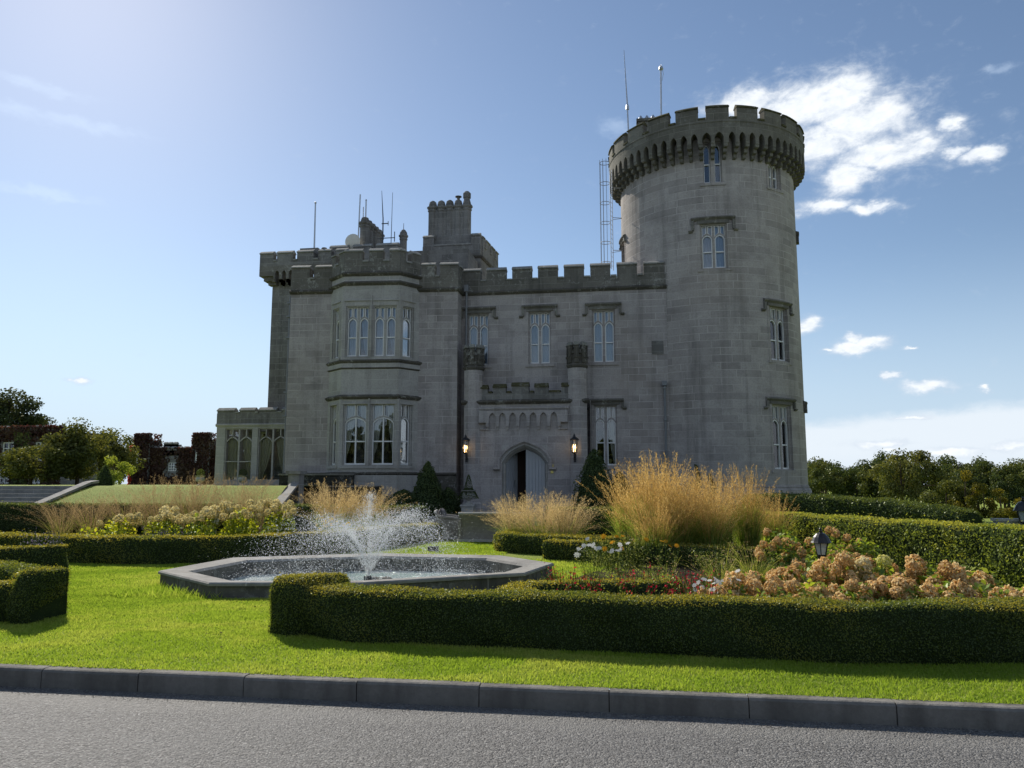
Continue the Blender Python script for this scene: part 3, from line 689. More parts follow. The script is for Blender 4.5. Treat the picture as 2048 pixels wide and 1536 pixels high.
# ---- round tower
TCX, TCY, TR = 4.35, 41.9, 4.6
PT = cyl(TCX, TCY, TR); D = R(1) * TR
th = lambda a, b, z0, z1: (a * D, b * D, z0, z1)
w3 = th(-9.6, 6.4, 11.8, 14.06); r2 = th(32.2, 48.6, 7.35, 10.02); r1 = th(31.0, 47.4, 2.1, 5.22); ur = th(36.6, 48.2, 16.1, 17.5)
sa = th(-6.5, -1.9, 16.12, 18.25); sb = th(.2, 4.8, 16.12, 18.25); ld = th(-87.5, -73.5, 13.1, 14.5)
full = 2 * math.pi * TR
mb = MB(); mb.wall(PT, -full / 2, full / 2, 1.4, 18.6, [w3, r2, r1, ur, (sa[0], sa[1], sa[2], sa[3]), sb, ld], .26, .36, 0)
for z0, z1, r0, r_1 in ((0, .75, .28, .24), (.75, 1.15, .2, .15), (1.15, 1.30, .15, .03), (1.3, 1.4, .07, .0)):
    for k in range(72):
        a, b = -math.pi + k * math.pi / 36, -math.pi + (k + 1) * math.pi / 36
        P = lambda t, r, z: (TCX + (TR + r) * math.sin(t), TCY - (TR + r) * math.cos(t), z)
        mb.face([P(a, r0, z0), P(b, r0, z0), P(b, r_1, z1), P(a, r_1, z1)], [(a * TR, z0), (b * TR, z0), (b * TR, z1), (a * TR, z1)])
tower = cb_(mb, 'round_tower', 'tower stone')
# machicolation: arches on three-step corbels
RO = 5.2; PO = cyl(TCX, TCY, RO); NA = 64; pit = 2 * math.pi * RO / NA; PH = R(9.5) * RO
mb = MB()
cen = sorted([-10.5 - 5.65 * k for k in range(30)] + [-3.95, 2.65] + [9.5 + 5.683 * k for k in range(31)])
for k, cdeg in enumerate(cen):
    uc = cdeg * R(1) * RO; lft = (cen[k - 1] + cdeg) / 2 * R(1) * RO if k else uc - .256; rgt = (cen[k + 1] + cdeg) / 2 * R(1) * RO if k < len(cen) - 1 else uc + .256
    hw = min(uc - lft, rgt - uc) - (.10 if abs(cdeg) > 5 else .085)
    A = arch_pts(uc, hw, 18.22, .25, 5, .5)
    us = [lft, uc - hw] + [p[0] for p in A] + [uc + hw, rgt]; zb = [17.9, 17.9] + [p[1] for p in A] + [17.9, 17.9]
    mb.band(PO, us, zb, 18.75, 0, RO - TR + .02)
    e = rgt
    for j, (dd, z0, z1) in enumerate(((.02, 17.72, 17.9), (.22, 17.5, 17.72), (.40, 17.28, 17.5))):
        mb.bar(PO, e - .105 + j * .008, e + .105 - j * .008, z0 + .03, z1, dd, RO - TR + .05)
        mb.bar(PO, e - .085, e + .085, z0, z0 + .03, dd + .05, RO - TR + .05)
cb_(mb, 'machicolation', 'tower parapet stone')
mb = MB(); ML = 16.3636 * R(1) * RO; mw_ = 12.1 * R(1) * RO; c0 = 2.1 * R(1) * RO
mer = sorted([(c0 + k * ML - mw_ / 2, c0 + k * ML + mw_ / 2) for k in range(-11, 11)])
parapet(mb, PO, mer[0][0] - .1, mer[-1][1] + .1, 18.75, 19.14, 19.90, .34, mer, sub=.34)
cb_(mb, 'battlement', ['tower parapet stone', 'mossy coping stone'])
mb = MB(); string(mb, PO, -math.pi * RO, math.pi * RO, 19.02, .06, .03, 90); cb_(mb, 'string_course', 'tower parapet stone')
mb = MB(); mb.lathe([(0, 18.9), (4.9, 18.7)], (TCX, TCY, 0), 40, cap=False); cb_(mb, 'roof', 'roof lead')
window(PT, *w3, hood=(.40, .62, .32), curtains=('net curtain', ['full', 'full']), stone='tower stone', sub=2)
window(PT, *r2, hood=(.34, .5, .30), curtains=('net curtain', ['L', 'L']), stone='tower stone', sub=2)
window(PT, *r1, hood=(.34, .45, .30), curtains=('net curtain', ['L', None]), stone='tower stone', sub=2)
window(PT, *ur, kind='lancet', small=False, curtains=('net curtain', ['full', 'full']), stone='tower stone', sub=2)
for s_ in (sa, sb): window(PT, *s_, lights=1, kind='slit', small=False, curtains=None, stone='tower stone', sub=2)
window(PT, *ld, lights=1, small=False, curtains=None, stone='tower stone', hood=(.15, .3, .22), sub=2)
mb = MB()
for a, z in ((77.5, 14.2), (72.5, 5.25)): mb.bar(PT, (a - 3) * D, (a + 3) * D, z - .24, z + .24, -.14, 0)
for a, z in ((77.5, 14.5), (72.5, 5.55)): string(mb, PT, (a - 3.5) * D, (a + 12) * D, z, .14, .16, 4)
cb_(mb, 'hood_mould', 'string stone')
# cap house with three cowls behind the tower parapet
mb = MB(); mb.box(.75, 1.75, 39.75, 40.6, 18.9, 20.75); mb.box(.68, 1.82, 39.68, 40.67, 20.751, 20.9); ch = cb_(mb, 'chimney', 'tower parapet stone')
for k in range(3):
    m2 = MB(); m2.lathe([(.14, 0), (.14, .16), (.10, .26), (0, .40)], (.92 + .33 * k, 40.15, 20.9), 10); m2.build('chimney_pot', 'galvanised steel', ch, True)

# ---- entrance porch
PP = flat(0, 36.8); X0, X1 = -8.16, -1.87
mb = MB(); door_hole = (-6.12, -3.90, .1, 3.32)
mb.wall(PP, X0 + .55, X1 - .55, 0, 5.42, [door_hole], .5)
pr, _ = seg((X1, 37.15), (X1, 38)); mb.wall(pr, 0, .85, 0, 5.5)
mb.bar(PP, X0 + .3, X1 - .3, 5.3, 5.4, .3, 1.2); cb_(mb, 'porch', 'stone')
mb = MB(); string(mb, PP, X0 + .02, X1 - .02, 5.46, .16, .16); cb_(mb, 'string_course', 'string stone')
mb = MB()
zt_ = lambda u: 6.32
PPm = flat(0, 36.86)
for a, b, zc, zt in ((-7.25, -6.85, 5.5, 6.26), (-6.58, -5.95, 5.5, 6.30), (-5.66, -4.82, 5.5, 6.36), (-4.53, -3.88, 5.5, 6.30), (-3.22, -2.86, 5.5, 6.30)):
    parapet(mb, PPm, a, b, 5.5, 5.9, zt, .32, [(a, b)])
parapet(mb, PPm, -3.62, -3.60, 5.5, 5.86, 5.9, .32, [])
for a, b in ((-6.85, -6.58), (-5.95, -5.66), (-4.82, -4.53), (-3.88, -3.22)): mb.bar(PPm, a + .002, b - .002, 5.5, 5.86, 0, .32); mb.bar(PPm, a + .052, b - .052, 5.861, 5.95, -.05, .36, 1)
mb.bar(PPm, -7.55, -7.252, 5.5, 6.05, .0, .32); mb.bar(PPm, -2.858, -2.6, 5.5, 6.05, .0, .32)
cb_(mb, 'battlement', ['chimney stone', 'mossy coping stone'])
for xc in (-7.58, -2.46):
    mb = MB(); a0 = math.pi / 8
    mb.lathe([(.54, 0), (.54, .5), (.48, .6), (.48, 7.02)], (xc, 37.05, 0), 8, cap=False, a0=a0)
    t_ = cb_(mb, 'turret', 'stone')
    mb = MB(); mb.lathe([(.48, 7.0), (.53, 7.06), (.56, 7.14), (.48, 7.24), (.44, 7.35), (.44, 7.66), (.51, 7.72), (.44, 7.80), (.42, 7.92)], (xc, 37.05, 0), 8, a0=a0)
    for k in range(8):
        a = a0 + math.pi / 8 + k * math.pi / 4; cx, cy = xc + .44 * math.cos(a), 37.05 + .44 * math.sin(a)
        pf = flat(cx, cy, a + math.pi / 2); mb.bar(pf, -.11, .11, 7.25, 8.10, -.07, .10)
        mb.bar(pf, -.135, .135, 8.10, 8.17, -.11, .14, 1); mb.bar(pf, -.11, .11, 8.171, 8.27, -.05, .09, 1); mb.bar(pf, -.125, .125, 7.5, 7.56, -.11, .09)
    mb.build('turret_crown', ['string stone', 'coping stone'], t_)
# label moulding, blind arcade on corbels and door surround
mb = MB(); string(mb, PP, -7.3, -2.85, 5.12, .12, .10)
n = 7; pit = .515; u0 = -6.74 - .11
PH_ = PP
for k in range(n):
    uc = -6.58 + k * .5; A = arch_pts(uc, .165, 4.66, .22, 5, .5)
    us = [uc - .25, uc - .165] + [p[0] for p in A] + [uc + .165, uc + .25]; zb = [4.42, 4.42] + [p[1] for p in A] + [4.42, 4.42]
    mb.band(PP, us, zb, 4.98, -.15, .02)
for k in range(8):
    e = -6.83 + k * .5
    mb.bar(PP, e - .075, e + .075, 4.2, 4.42, -.149, 0); mb.bar(PP, e - .06, e + .06, 4.05, 4.2, -.08, 0)
mb.bar(PP, -7.25, -6.835, 4.42, 4.98, -.15, .0); mb.bar(PP, -3.325, -2.92, 4.42, 4.98, -.15, .0)
string(mb, PP, -7.25, -6.9, 4.42, .08, .2); string(mb, PP, -3.26, -2.92, 4.42, .08, .2)
string(mb, PP, -7.2, -6.9, 4.1, .08, .08); string(mb, PP, -3.26, -2.95, 4.1, .08, .08)
mb.bar(PP, -7.3, -7.22, .8, 4.02, -.02, .01); mb.bar(PP, -2.93, -2.85, .8, 4.02, -.02, .01)
cb_(mb, 'arcade', 'stone')
door = empty('door'); door.parent = castle; door.location = (1, -1.2, 0)   # (-5, 36.8, .1)
dinv = (5, -36.8, -.1)
def dp(mb, nm, m, par=None):
    o = mb.build(nm, m, door); o.location = dinv; return o
mb = MB(); A = arch_pts(-5.01, 1.11, 2.45, .87, 10, .5); B = arch_pts(-5.01, .94, 2.45, .66, 10, .5)
for i in range(len(A) - 1):   # splayed archivolt in two steps
    for (P0, d0), (P1, d1) in (((A, .0), (A, .10)), ((A, .10), ([((a[0] + b[0]) / 2, (a[1] + b[1]) / 2) for a, b in zip(A, B)], .2)), (([((a[0] + b[0]) / 2, (a[1] + b[1]) / 2) for a, b in zip(A, B)], .2), ([((a[0] + b[0]) / 2, (a[1] + b[1]) / 2) for a, b in zip(A, B)], .28)), (([((a[0] + b[0]) / 2, (a[1] + b[1]) / 2) for a, b in zip(A, B)], .28), (B, .42))):
        mb.face([PP(*P0[i], d0), PP(*P0[i + 1], d0), PP(*P1[i + 1], d1), PP(*P1[i], d1)])
mb.band(PP, [p[0] for p in A], [p[1] for p in A], 3.321, -.004, .0)
for s in (-1, 1):
    j = -5.01 + s * 1.11; k = -5.01 + s * .94; m_ = (j + k) / 2
    for (a, d0), (b, d1) in (((j, 0), (j, .1)), ((j, .1), (m_, .2)), ((m_, .2), (m_, .28)), ((m_, .28), (k, .42))):
        mb.face([PP(a, .1, d0), PP(b, .1, d1), PP(b, 2.45, d1), PP(a, 2.45, d0)])
    mb.lathe([(.05, .1), (.05, 2.45)], (m_, 36.8 + .18, 0), 8)
dp(mb, 'door_surround', 'pale stone')
mb = MB(); H = arch_pts(-5.01, 1.26, 2.62, .90, 10, .5)
for w_, dd in ((.16, -.10), (.08, -.14)): mb.ribbon(PP, [(H[0][0], 2.2)] + H + [(H[-1][0], 2.2)], w_, dd, .01)
string(mb, PP, -6.52, -6.2, 2.2, .12, .16); string(mb, PP, -3.82, -3.5, 2.2, .12, .16); dp(mb, 'hood_mould', 'stone')
def leaf(pf, w, flip):
    mb = MB(); n = 6
    for i in range(n):
        a, b = w * i / n, w * (i + 1) / n
        zz = [2.45 + .66 * (.5 * (1 - (1 - t) ** 4) + .5 * t) for t in ((a / w, b / w) if not flip else (1 - a / w, 1 - b / w))]
        mb.band(pf, [a + .011, b - .011], [.12, .12], zz, 0.0, .07)
        mb.band(pf, [a, b], [.12, .12], [z - .005 for z in zz], .03, .06)
    return mb
dp(leaf(flat(-5.01, 36.8 + .36), .94, True), 'door_leaf', 'door paint')
dl = dp(leaf(flat(-5.95, 36.8 + .36, R(62)), .94, False), 'door_leaf', 'door paint')
mb = MB(); mb.tube([(-5.60, 37.62, 1.3), (-5.60, 37.56, 1.32), (-5.60, 37.56, 1.62), (-5.60, 37.62, 1.64)], .015, 6); h_ = mb.build('handle', 'dark steel', dl)
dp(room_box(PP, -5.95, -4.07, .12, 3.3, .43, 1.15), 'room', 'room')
mb = MB(); mb.bar(PP, -3.76, -3.63, 1.95, 2.38, -.04, .0); cb_(mb, 'sign_plate', 'brass sign')

# ---- square tower at the left rear
mb = MB(); PS = flat(-20.35, 41.0); mb.wall(PS, 0, 5.2, 0, 13.3); sl, L_ = seg((-20.35, 47), (-20.35, 41.0)); mb.wall(sl, 0, 6, 0, 13.3)
mb.bar(PS, 0, 5.2, 13.2, 13.3, 0.1, 6); cb_(mb, 'square_tower', 'chimney stone')
mb = MB(); PSo = flat(-20.92, 40.45)
for k in range(9):
    uc = 1.08 + k * .42; A = arch_pts(uc, .13, 13.42, .2, 4, .5)
    us = [uc - .21, uc - .13] + [p[0] for p in A] + [uc + .13, uc + .21]; zb = [13.1, 13.1] + [p[1] for p in A] + [13.1, 13.1]
    mb.band(PSo, us, zb, 13.9, 0, .56)
    for e in (uc - .21, uc + .21): mb.bar(PSo, e - .075, e + .075, 12.95, 13.1, .05, .56); mb.bar(PSo, e - .06, e + .06, 12.82, 12.95, .25, .56)
mb.bar(PSo, 0, .868, 13.3, 13.9, 0, .7)
mb.bar(PSo, .2, .868, 13.05, 13.298, .18, .75); mb.bar(PSo, .4, .868, 12.85, 13.05, .35, .75)
cb_(mb, 'machicolation', 'parapet stone')
mb = MB(); parapet(mb, PSo, 0, 5.5, 13.9, 14.15, 14.78, .4, [(0, .82), (1.04, 2.0), (2.26, 3.25), (3.55, 4.3), (4.6, 5.3)])
sl2, _ = seg((-20.92, 47), (-20.92, 40.45)); parapet(mb, sl2, 0, 6.14, 13.3, 14.0, 14.78, .4, [(5.2, 6.14)])
cb_(mb, 'battlement', ['chimney stone', 'coping stone'])
# ---- chimney tower with its stack
mb = MB(); PC = flat(-11.95, 43.); mb.wall(PC, 0, 3.5, 10, 14.85); cr, _ = seg((-8.45, 43), (-8.1, 47)); mb.wall(cr, 0, 4.02, 10, 14.85); cl, _ = seg((-11.95, 47), (-11.95, 43)); mb.wall(cl, 0, 4, 10, 14.85)
mb.bar(PC, 0, 3.5, 14.6, 14.7, .1, 4); cb_(mb, 'chimney_tower', 'chimney stone')
mb = MB(); string(mb, PC, -.04, 3.54, 14.72, .14, .12); cb_(mb, 'string_course', 'string stone'); mb = MB(); string(mb, cr, 0, 4.02, 14.72, .14, .12); cb_(mb, 'string_course', 'string stone')
mb = MB(); parapet(mb, PC, 0, 3.5, 14.85, 15.42, 16.14, .4, [(.02, .68), (2.94, 3.48)], out=.02); parapet(mb, cr, .41, 4.02, 14.85, 15.42, 16.14, .4, [(.41, .8), (1.15, 2.0), (2.35, 3.1), (3.4, 4.0)], out=.02)
parapet(mb, cl, 0, 3.5, 14.85, 15.42, 16.14, .4, [(0, .8), (1.3, 2.2)]); cb_(mb, 'battlement', ['chimney stone', 'coping stone'])
def stack(x0, y0, dx, dy, n, zb, zt, r, base_h):
    """a row of n octagonal shafts standing on a base and joined under one cap"""
    mb = MB(); ang = math.atan2(dy, dx); L = math.hypot(dx, dy) * (n - 1); pf = flat(x0, y0, ang)
    mb.bar(pf, -r * 1.18, L + r * 1.18, zb, zb + base_h, -r * 1.18, r * 1.18)
    for k in range(n): mb.lathe([(r * 1.1, zb + base_h), (r * .98, zb + base_h + .25), (r * .98, zt - .3), (r * 1.14, zt - .25), (r * 1.14, zt - .18), (r * 1.02, zt - .14)], (x0 + dx * k, y0 + dy * k, 0), 8, a0=math.pi / 8)
    mb.bar(pf, -r * .6, L + r * .6, zb + base_h, zt - .2, -r * .62, r * .62)
    for k in range(n): mb.lathe([(r * 1.02, zt - .14), (r * 1.32, zt - .06), (r * 1.32, zt + .03), (r * 1.1, zt + .07)], (x0 + dx * k, y0 + dy * k, 0), 8, a0=math.pi / 8)
    ch = cb_(mb, 'chimney', 'chimney stone')
    return ch
ch = stack(-11.52, 43.62, .525, 0, 5, 14.9, 18.02, .27, 1.2)
for k in range(5):
    m2 = MB(); c = (-11.52 + .525 * k, 43.62, 18.09)
    m2.lathe([(.23, 0), (.25, .1), (.2, .28), (.1, .36), (0, .38)], c, 12)
    if k == 3: m2.lathe([(.09, .34), (.09, .5), (.2, .53), (.2, .57), (0, .6)], c, 10)
    if k == 4: m2.lathe([(.19, .3), (.19, .42), (.24, .44), (.24, .72), (.12, .85), (0, .88)], c, 12)
    m2.build('chimney_pot', 'chimney stone', ch, True)
ch = stack(-15.2, 42.0, .02, .56, 5, 14.2, 16.7, .29, .4)
for k in range(5):
    m2 = MB(); m2.lathe([(.24, 0), (.26, .1), (.2, .27), (0, .36)], (-15.2 + .02 * k, 42 + .56 * k, 16.75), 10); m2.build('chimney_pot', 'chimney stone', ch, True)
ch = stack(-13.45, 44, .3, 0, 1, 14, 16.5, .22, .4)
m2 = MB(); m2.lathe([(.26, 0), (.22, .2), (.12, .36), (.02, .42), (.015, .8)], (-13.45, 44, 16.5), 10); m2.build('chimney_pot', 'chimney stone', ch)
ch = stack(-18.1, 43, .55, 0, 2, 14, 15.35, .26, .5)
for k in range(2):
    m2 = MB(); m2.lathe([(.2, 0), (.22, .1), (.15, .25), (0, .3)], (-18.1 + .55 * k, 43, 15.4), 10); m2.build('chimney_pot', 'chimney stone', ch, True)
mb = MB(); mb.box(-16.5, -8.6, 40.2, 50, 11.3, 14.3); mb.box(-18.7, -17.6, 40.9, 41.6, 14.4, 15.0); cb_(mb, 'roof', 'chimney stone')
mb = MB(); pf = flat(-17.2, 41.2); parapet(mb, pf, 0, 4.6, 14.3, 14.7, 15.2, .35, [(.2, 1.3), (1.6, 2.7), (3.0, 4.3)]); cb_(mb, 'battlement', ['chimney stone', 'coping stone'])

# ---- conservatory wing on the terrace
mb = MB(); PK = flat(-22.82, 40.0); kw = [(.52, 2.15, 1.62, 4.52), (2.47, 4.2, 1.62, 4.52)]
mb.wall(PK, 0, 6.0, .8, 4.76, kw, .22); ks, _ = seg((-22.82, 46), (-22.82, 40)); mb.wall(ks, 0, 6, .8, 4.76); mb.bar(PK, 0, 6, 4.6, 4.7, 3.5, 6)
cb_(mb, 'conservatory', 'pale stone')
mb = MB(); mb.bar(PK, -.02, 6, 1.3, 1.5, -.06, 0); cb_(mb, 'plinth', 'pale stone')
mb = MB(); string(mb, PK, -.05, 6, 4.74, .13, .08)
cb_(mb, 'string_course', 'pale stone')
mb = MB(); parapet(mb, PK, -.02, 6, 4.78, 5.36, 5.66, .35, [(0, 1.02), (1.33, 2.24), (2.47, 3.5), (3.85, 4.8)], out=.02); parapet(mb, ks, 0, 5.6, 4.78, 5.36, 5.66, .35, [(4.6, 5.6)], out=.02)
cb_(mb, 'battlement', ['chimney stone', 'coping stone'])
for (a, b, c, d), sty in zip(kw, (['full', 'R'], ['L', 'R'])):
    st = MB(); m_ = (a + b) / 2
    for e, f in ((a, a + .06), (b - .06, b), (m_ - .05, m_ + .05)): st.bar(PK, e, f, c, d, .06, .2)
    for e, f in ((a + .06, m_ - .05), (m_ + .05, b - .06)):
        Q = arch_pts((e + f) / 2, (f - e) / 2, 3.78, .28, 5, .3); st.ribbon(PK, Q, .06, .08, .2); st.bar(PK, (e + f) / 2 - .03, (e + f) / 2 + .03, 4.05, d, .08, .2)
    st.bar(PK, a + .06, b - .06, d - .06, d, .07, .2); st.bar(PK, a + .06, b - .06, c, c + .07, .07, .2)
    if a < 1: st.bar(PK, a + .061, b - .061, 3.05 - .4, 3.05 - .34, .07, .2)
    o = cb_(st, 'window', 'pale stone')
    g = MB(); g.bar(PK, a, b, c, d, .2, .21); g.build('pane', 'glass', o)
    for (e, f), s in zip(((a, m_), (m_, b)), sty): curtain_mesh(PK, e + .04, f - .02, c + .1, 3.95, .3, s).build('curtain', 'cream drape', o)
    rb = MB()
    for q_ in ([PK(a, c, 4.5), PK(b, c, 4.5), PK(b, d, 4.5), PK(a, d, 4.5)], [PK(a, c, .23), PK(a, c, 4.5), PK(b, c, 4.5), PK(b, c, .23)]): rb.face(q_)
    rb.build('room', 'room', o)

# ------------------------------------------------------------------ things fixed to or standing on the castle
def lantern(x, y, z, label):
    o = empty('wall_lantern', (x, y, z), 0, label, 'lantern', 'lit lanterns beside the castle door')
    mb = MB(); mb.tube([(0, 0, -.42), (0, -.13, -.40), (0, -.24, -.30), (0, -.26, -.16)], .022, 6); mb.lathe([(.07, 0), (.09, .02), (.05, .05)], (0, 0, -.46), 8)
    mb.box(-.06, .06, -.02, .0, -.6, -.2); mb.build('bracket', 'black paint', o)
    mb = MB(); h = .17; c = (0, -.26, 0)
    for k in range(6):
        a = k * math.pi / 3; mb.tube([(c[0] + .12 * math.cos(a), c[1] + .12 * math.sin(a), -.16), (c[0] + .165 * math.cos(a), c[1] + .165 * math.sin(a), .42)], .012, 4)
    mb.lathe([(.05, -.20), (.13, -.17), (.13, -.13), (.1, -.13)], c, 6); mb.lathe([(.18, .42), (.215, .44), (.2, .49), (.1, .57), (.06, .60), (.05, .66), (.015, .72), (0, .80)], c, 6); mb.build('cage', 'black paint', o)
    mb = MB(); mb.lathe([(.105, -.13), (.15, .42)], c, 6, cap=False); mb.build('lantern_glass', 'lantern glass', o)
    for dx in (-.045, .045):
        mb = MB(); mb.lathe([(.012, -.12), (.012, .02)], (dx, c[1], 0), 6); mb.lathe([(.012, .02), (.032, .07), (.030, .15), (.0, .24)], (dx, c[1], 0), 8); mb.build('bulb', 'lamp flame', o)
    return o
lantern(-7.80, 36.50, 3.08, 'lit black lantern on the left side of the castle door')
lantern(-2.58, 36.50, 3.06, 'lit black lantern on the right side of the castle door')
def pole(name, label, pts, r, m='galvanised steel', cat='antenna', group=None, extra=None):
    o = empty(name, pts[0], 0, label, cat, group); p0 = Vector(pts[0])
    mb = MB(); mb.tube([Vector(p) - p0 for p in pts], r, 6)
    mb.build('mast', m, o)
    if extra: m2 = MB(); extra(m2); m2.build('fitting', m, o)
    return o
pole('flagpole', 'bare thin flagpole on the square rear tower', [(-18.3, 42, 14.2), (-18.33, 42, 18.1)], [.055, .04], cat='flagpole', extra=lambda m: m.lathe([(.0, 3.86), (.07, 3.92), (.07, 3.97), (0, 4.03)], (-.03, 0, 0), 8))
pole('antenna', 'tall grey rod antenna beside the slanting chimney row', [(-15.62, 42, 14.5), (-15.54, 42, 18.5)], .04)
pole('antenna', 'shortest of the three rods beside the slanting chimney row', [(-15.36, 42.1, 15), (-15.36, 42.1, 17.75)], .03)
pole('antenna', 'middle-height rod behind the slanting chimney row with a ball tip', [(-15.24, 42.2, 15), (-15.24, 42.2, 18.2)], .04, extra=lambda m: m.lathe([(0, 3.15), (.06, 3.2), (0, 3.28)], (0, 0, 0), 8))
pole('antenna', 'roof antenna with a short cross arm and a camera ball', [(-14.08, 42, 13.6), (-14.1, 42, 16.9), (-14.22, 42, 18.65)], [.05, .035, .012], 'dark steel',
     extra=lambda m: (m.box(-.1, .32, -.02, .02, 3.0, 3.05), m.box(.28, .31, -.02, .02, 2.9, 3.16), m.box(-.35, .05, -.02, .02, 2.1, 2.13), m.lathe([(0, 1.5), (.12, 1.58), (.12, 1.72), (0, 1.85)], (-.05, -.12, 0), 10)))
pole('antenna', 'thinnest whip antenna left of the five-shaft chimney', [(-13.6, 42, 14), (-13.55, 42, 18.5)], [.028, .012], 'dark steel', extra=lambda m: (m.box(-.5, .25, -.02, .02, 1.72, 1.76), m.box(.2, .24, -.02, .02, 1.5, 2.1)))
pole('antenna', 'tallest whip antenna on the round tower, at its left edge', [(.30, 41, 18.8), (.22, 41.2, 22.6), (.1, 41.5, 25.95)], [.05, .045, .014], 'galvanised steel', extra=lambda m: m.lathe([(.09, 3.4), (.09, 3.6), (.05, 3.7)], (-.07, .18, 0), 8))
pole('flagpole', 'metal flagpole with finial on top of the round tower', [(2.05, 42, 18.8), (2.16, 42, 25.0)], [.06, .05], cat='flagpole', extra=lambda m: (m.lathe([(.05, 6.0), (.14, 6.1), (.1, 6.25), (.02, 6.32), (0, 6.4)], (.11, 0, 0), 8), m.tube([(.2, 0, 6.1), (.24, 0, 5.8), (.16, 0, 5.4)], .012, 4)))
d_ = empty('satellite_dish', (-15.75, 41.6, 14.62), 0, 'round cream satellite dish between the battlements and the chimneys', 'satellite dish')
mb = MB()
for k in range(20):
    a, b = k * math.pi / 10, (k + 1) * math.pi / 10
    for r0, r1_ in ((0, .2), (.2, .38), (.38, .46)):
        f = lambda r, t: (r * math.cos(t), -.2 + r * r * .5, .85 + r * math.sin(t)); q_ = [f(r0, a), f(r1_, a), f(r1_, b), f(r0, b)]; mb.face(q_ if r0 else q_[1:] + q_[:1] if False else (q_[0], q_[1], q_[2]))
mb.build('dish', 'dish paint', d_)
mb = MB(); mb.tube([(0, 0, 0), (0, 0, .7), (0, -.18, .85)], .03, 6); mb.build('mount', 'dark steel', d_)
# caged ladder up the left side of the round tower
o = empty('caged_ladder', (-1.05, 40.0, 12.9), 0, 'steel ladder with safety hoops on the left side of the round tower', 'ladder')
mb = MB()
for x in (.26, .36): mb.tube([(x, .15 if x > .3 else -.2, -.2), (x, .15 if x > .3 else -.2, 5.4)], .022, 5)
for k in range(22): mb.tube([(.26, -.2, k * .25), (.36, .15, k * .25)], .012, 4)
for z in (.9, 2.7, 4.4): mb.tube([(.36, .1, z), (.85, .3, z + .02)], .018, 4); mb.tube([(.36, .1, z - .12), (.85, .3, z)], .014, 4)
mb.build('rail', 'galvanised steel', o)
for z in (.2, 1.3, 2.4, 3.5, 4.6, 5.75):
    mb = MB(); mb.tube([(-.02 + .27 * math.cos(a), .02 + .27 * math.sin(a), z) for a in [k * math.pi / 8 for k in range(17)]], .018, 4); mb.build('hoop', 'galvanised steel', o)
mb = MB()
for a in (110, 150, 200, 250, 290): mb.tube([(-.02 + .27 * math.cos(R(a)), .02 + .27 * math.sin(R(a)), z) for z in (.0, 5.9)], .013, 4)
mb.build('cage_bar', 'galvanised steel', o)
FO = [(-6.79, 10.49), (-5.34, 9.34), (-3.45, 9.62), (-1.5, 11.04), (-1.23, 12.45), (-2.3, 13.65), (-4.55, 13.75), (-6.75, 12.55)]
def inset_poly(poly, d):
    out = []
    for i in range(len(poly)):
        p, a, b = np.array(poly[i]), np.array(poly[i - 1]), np.array(poly[(i + 1) % len(poly)])
        n1 = np.array([-(p - a)[1], (p - a)[0]]); n1 /= np.linalg.norm(n1); n2 = np.array([-(b - p)[1], (b - p)[0]]); n2 /= np.linalg.norm(n2)
        m_ = n1 + n2; m_ /= np.linalg.norm(m_); out.append(tuple(p + m_ * d / (m_ @ n1)))
    return out
# ------------------------------------------------------------------ ground
def sstep(a, b, x): t = np.clip((x - a) / (b - a), 0, 1); return t * t * (3 - 2 * t)
def grid(name, xs, ys, zf, m, uvless=True, kind='structure'):
    X, Y = np.meshgrid(np.array(xs, float), np.array(ys, float)); Z = zf(X, Y)
    V = np.stack([X.ravel(), Y.ravel(), np.asarray(Z, float).ravel()], 1); nx, ny = len(xs), len(ys)
    I = np.arange(nx * ny).reshape(ny, nx); F = np.stack([I[:-1, :-1].ravel(), I[:-1, 1:].ravel(), I[1:, 1:].ravel(), I[1:, :-1].ravel()], 1)
    o = npmesh(name, V, F, m, smooth=True); o['kind'] = kind; return o
drop = lambda X, Y: -2.7 * sstep(0, 1, np.maximum(0, X - 10.5) / 34 + np.maximum(0, Y - 52) / 70)
def ring_lawn():
    poly = np.array(inset_poly(FO, .12)); c = poly.mean(0); rect = (-8., 0., 8.77, 14.77)
    ang = sorted(set([math.atan2(y - c[1], x - c[0]) for x, y in poly] + [math.atan2(y - c[1], x - c[0]) for x in rect[:2] for y in rect[2:]] + list(np.linspace(-3.1, 3.1, 60))))
    A, B = [], []
    for a in ang:
        d = np.array([math.cos(a), math.sin(a)]); best = 1e9
        for p, q_ in zip(poly, np.roll(poly, -1, 0)):
            e = q_ - p; den = d[0] * e[1] - d[1] * e[0]
            if abs(den) < 1e-9: continue
            w = p - c; t_ = (w[0] * e[1] - w[1] * e[0]) / den; u_ = (w[0] * d[1] - w[1] * d[0]) / den
            if t_ > 0 and -1e-6 <= u_ <= 1 + 1e-6: best = min(best, t_)
        A.append(c + d * best); ts = [(rect[k] - c[0]) / d[0] for k in (0, 1) if abs(d[0]) > 1e-9] + [(rect[k] - c[1]) / d[1] for k in (2, 3) if abs(d[1]) > 1e-9]; B.append(c + d * min(t_ for t_ in ts if t_ > 0))
    n = len(ang); V = [(*p, 0.) for p in A] + [(*p, .0) for p in B]; F = [(i, (i + 1) % n, n + (i + 1) % n, n + i)[::-1] for i in range(n)]
    return V, F
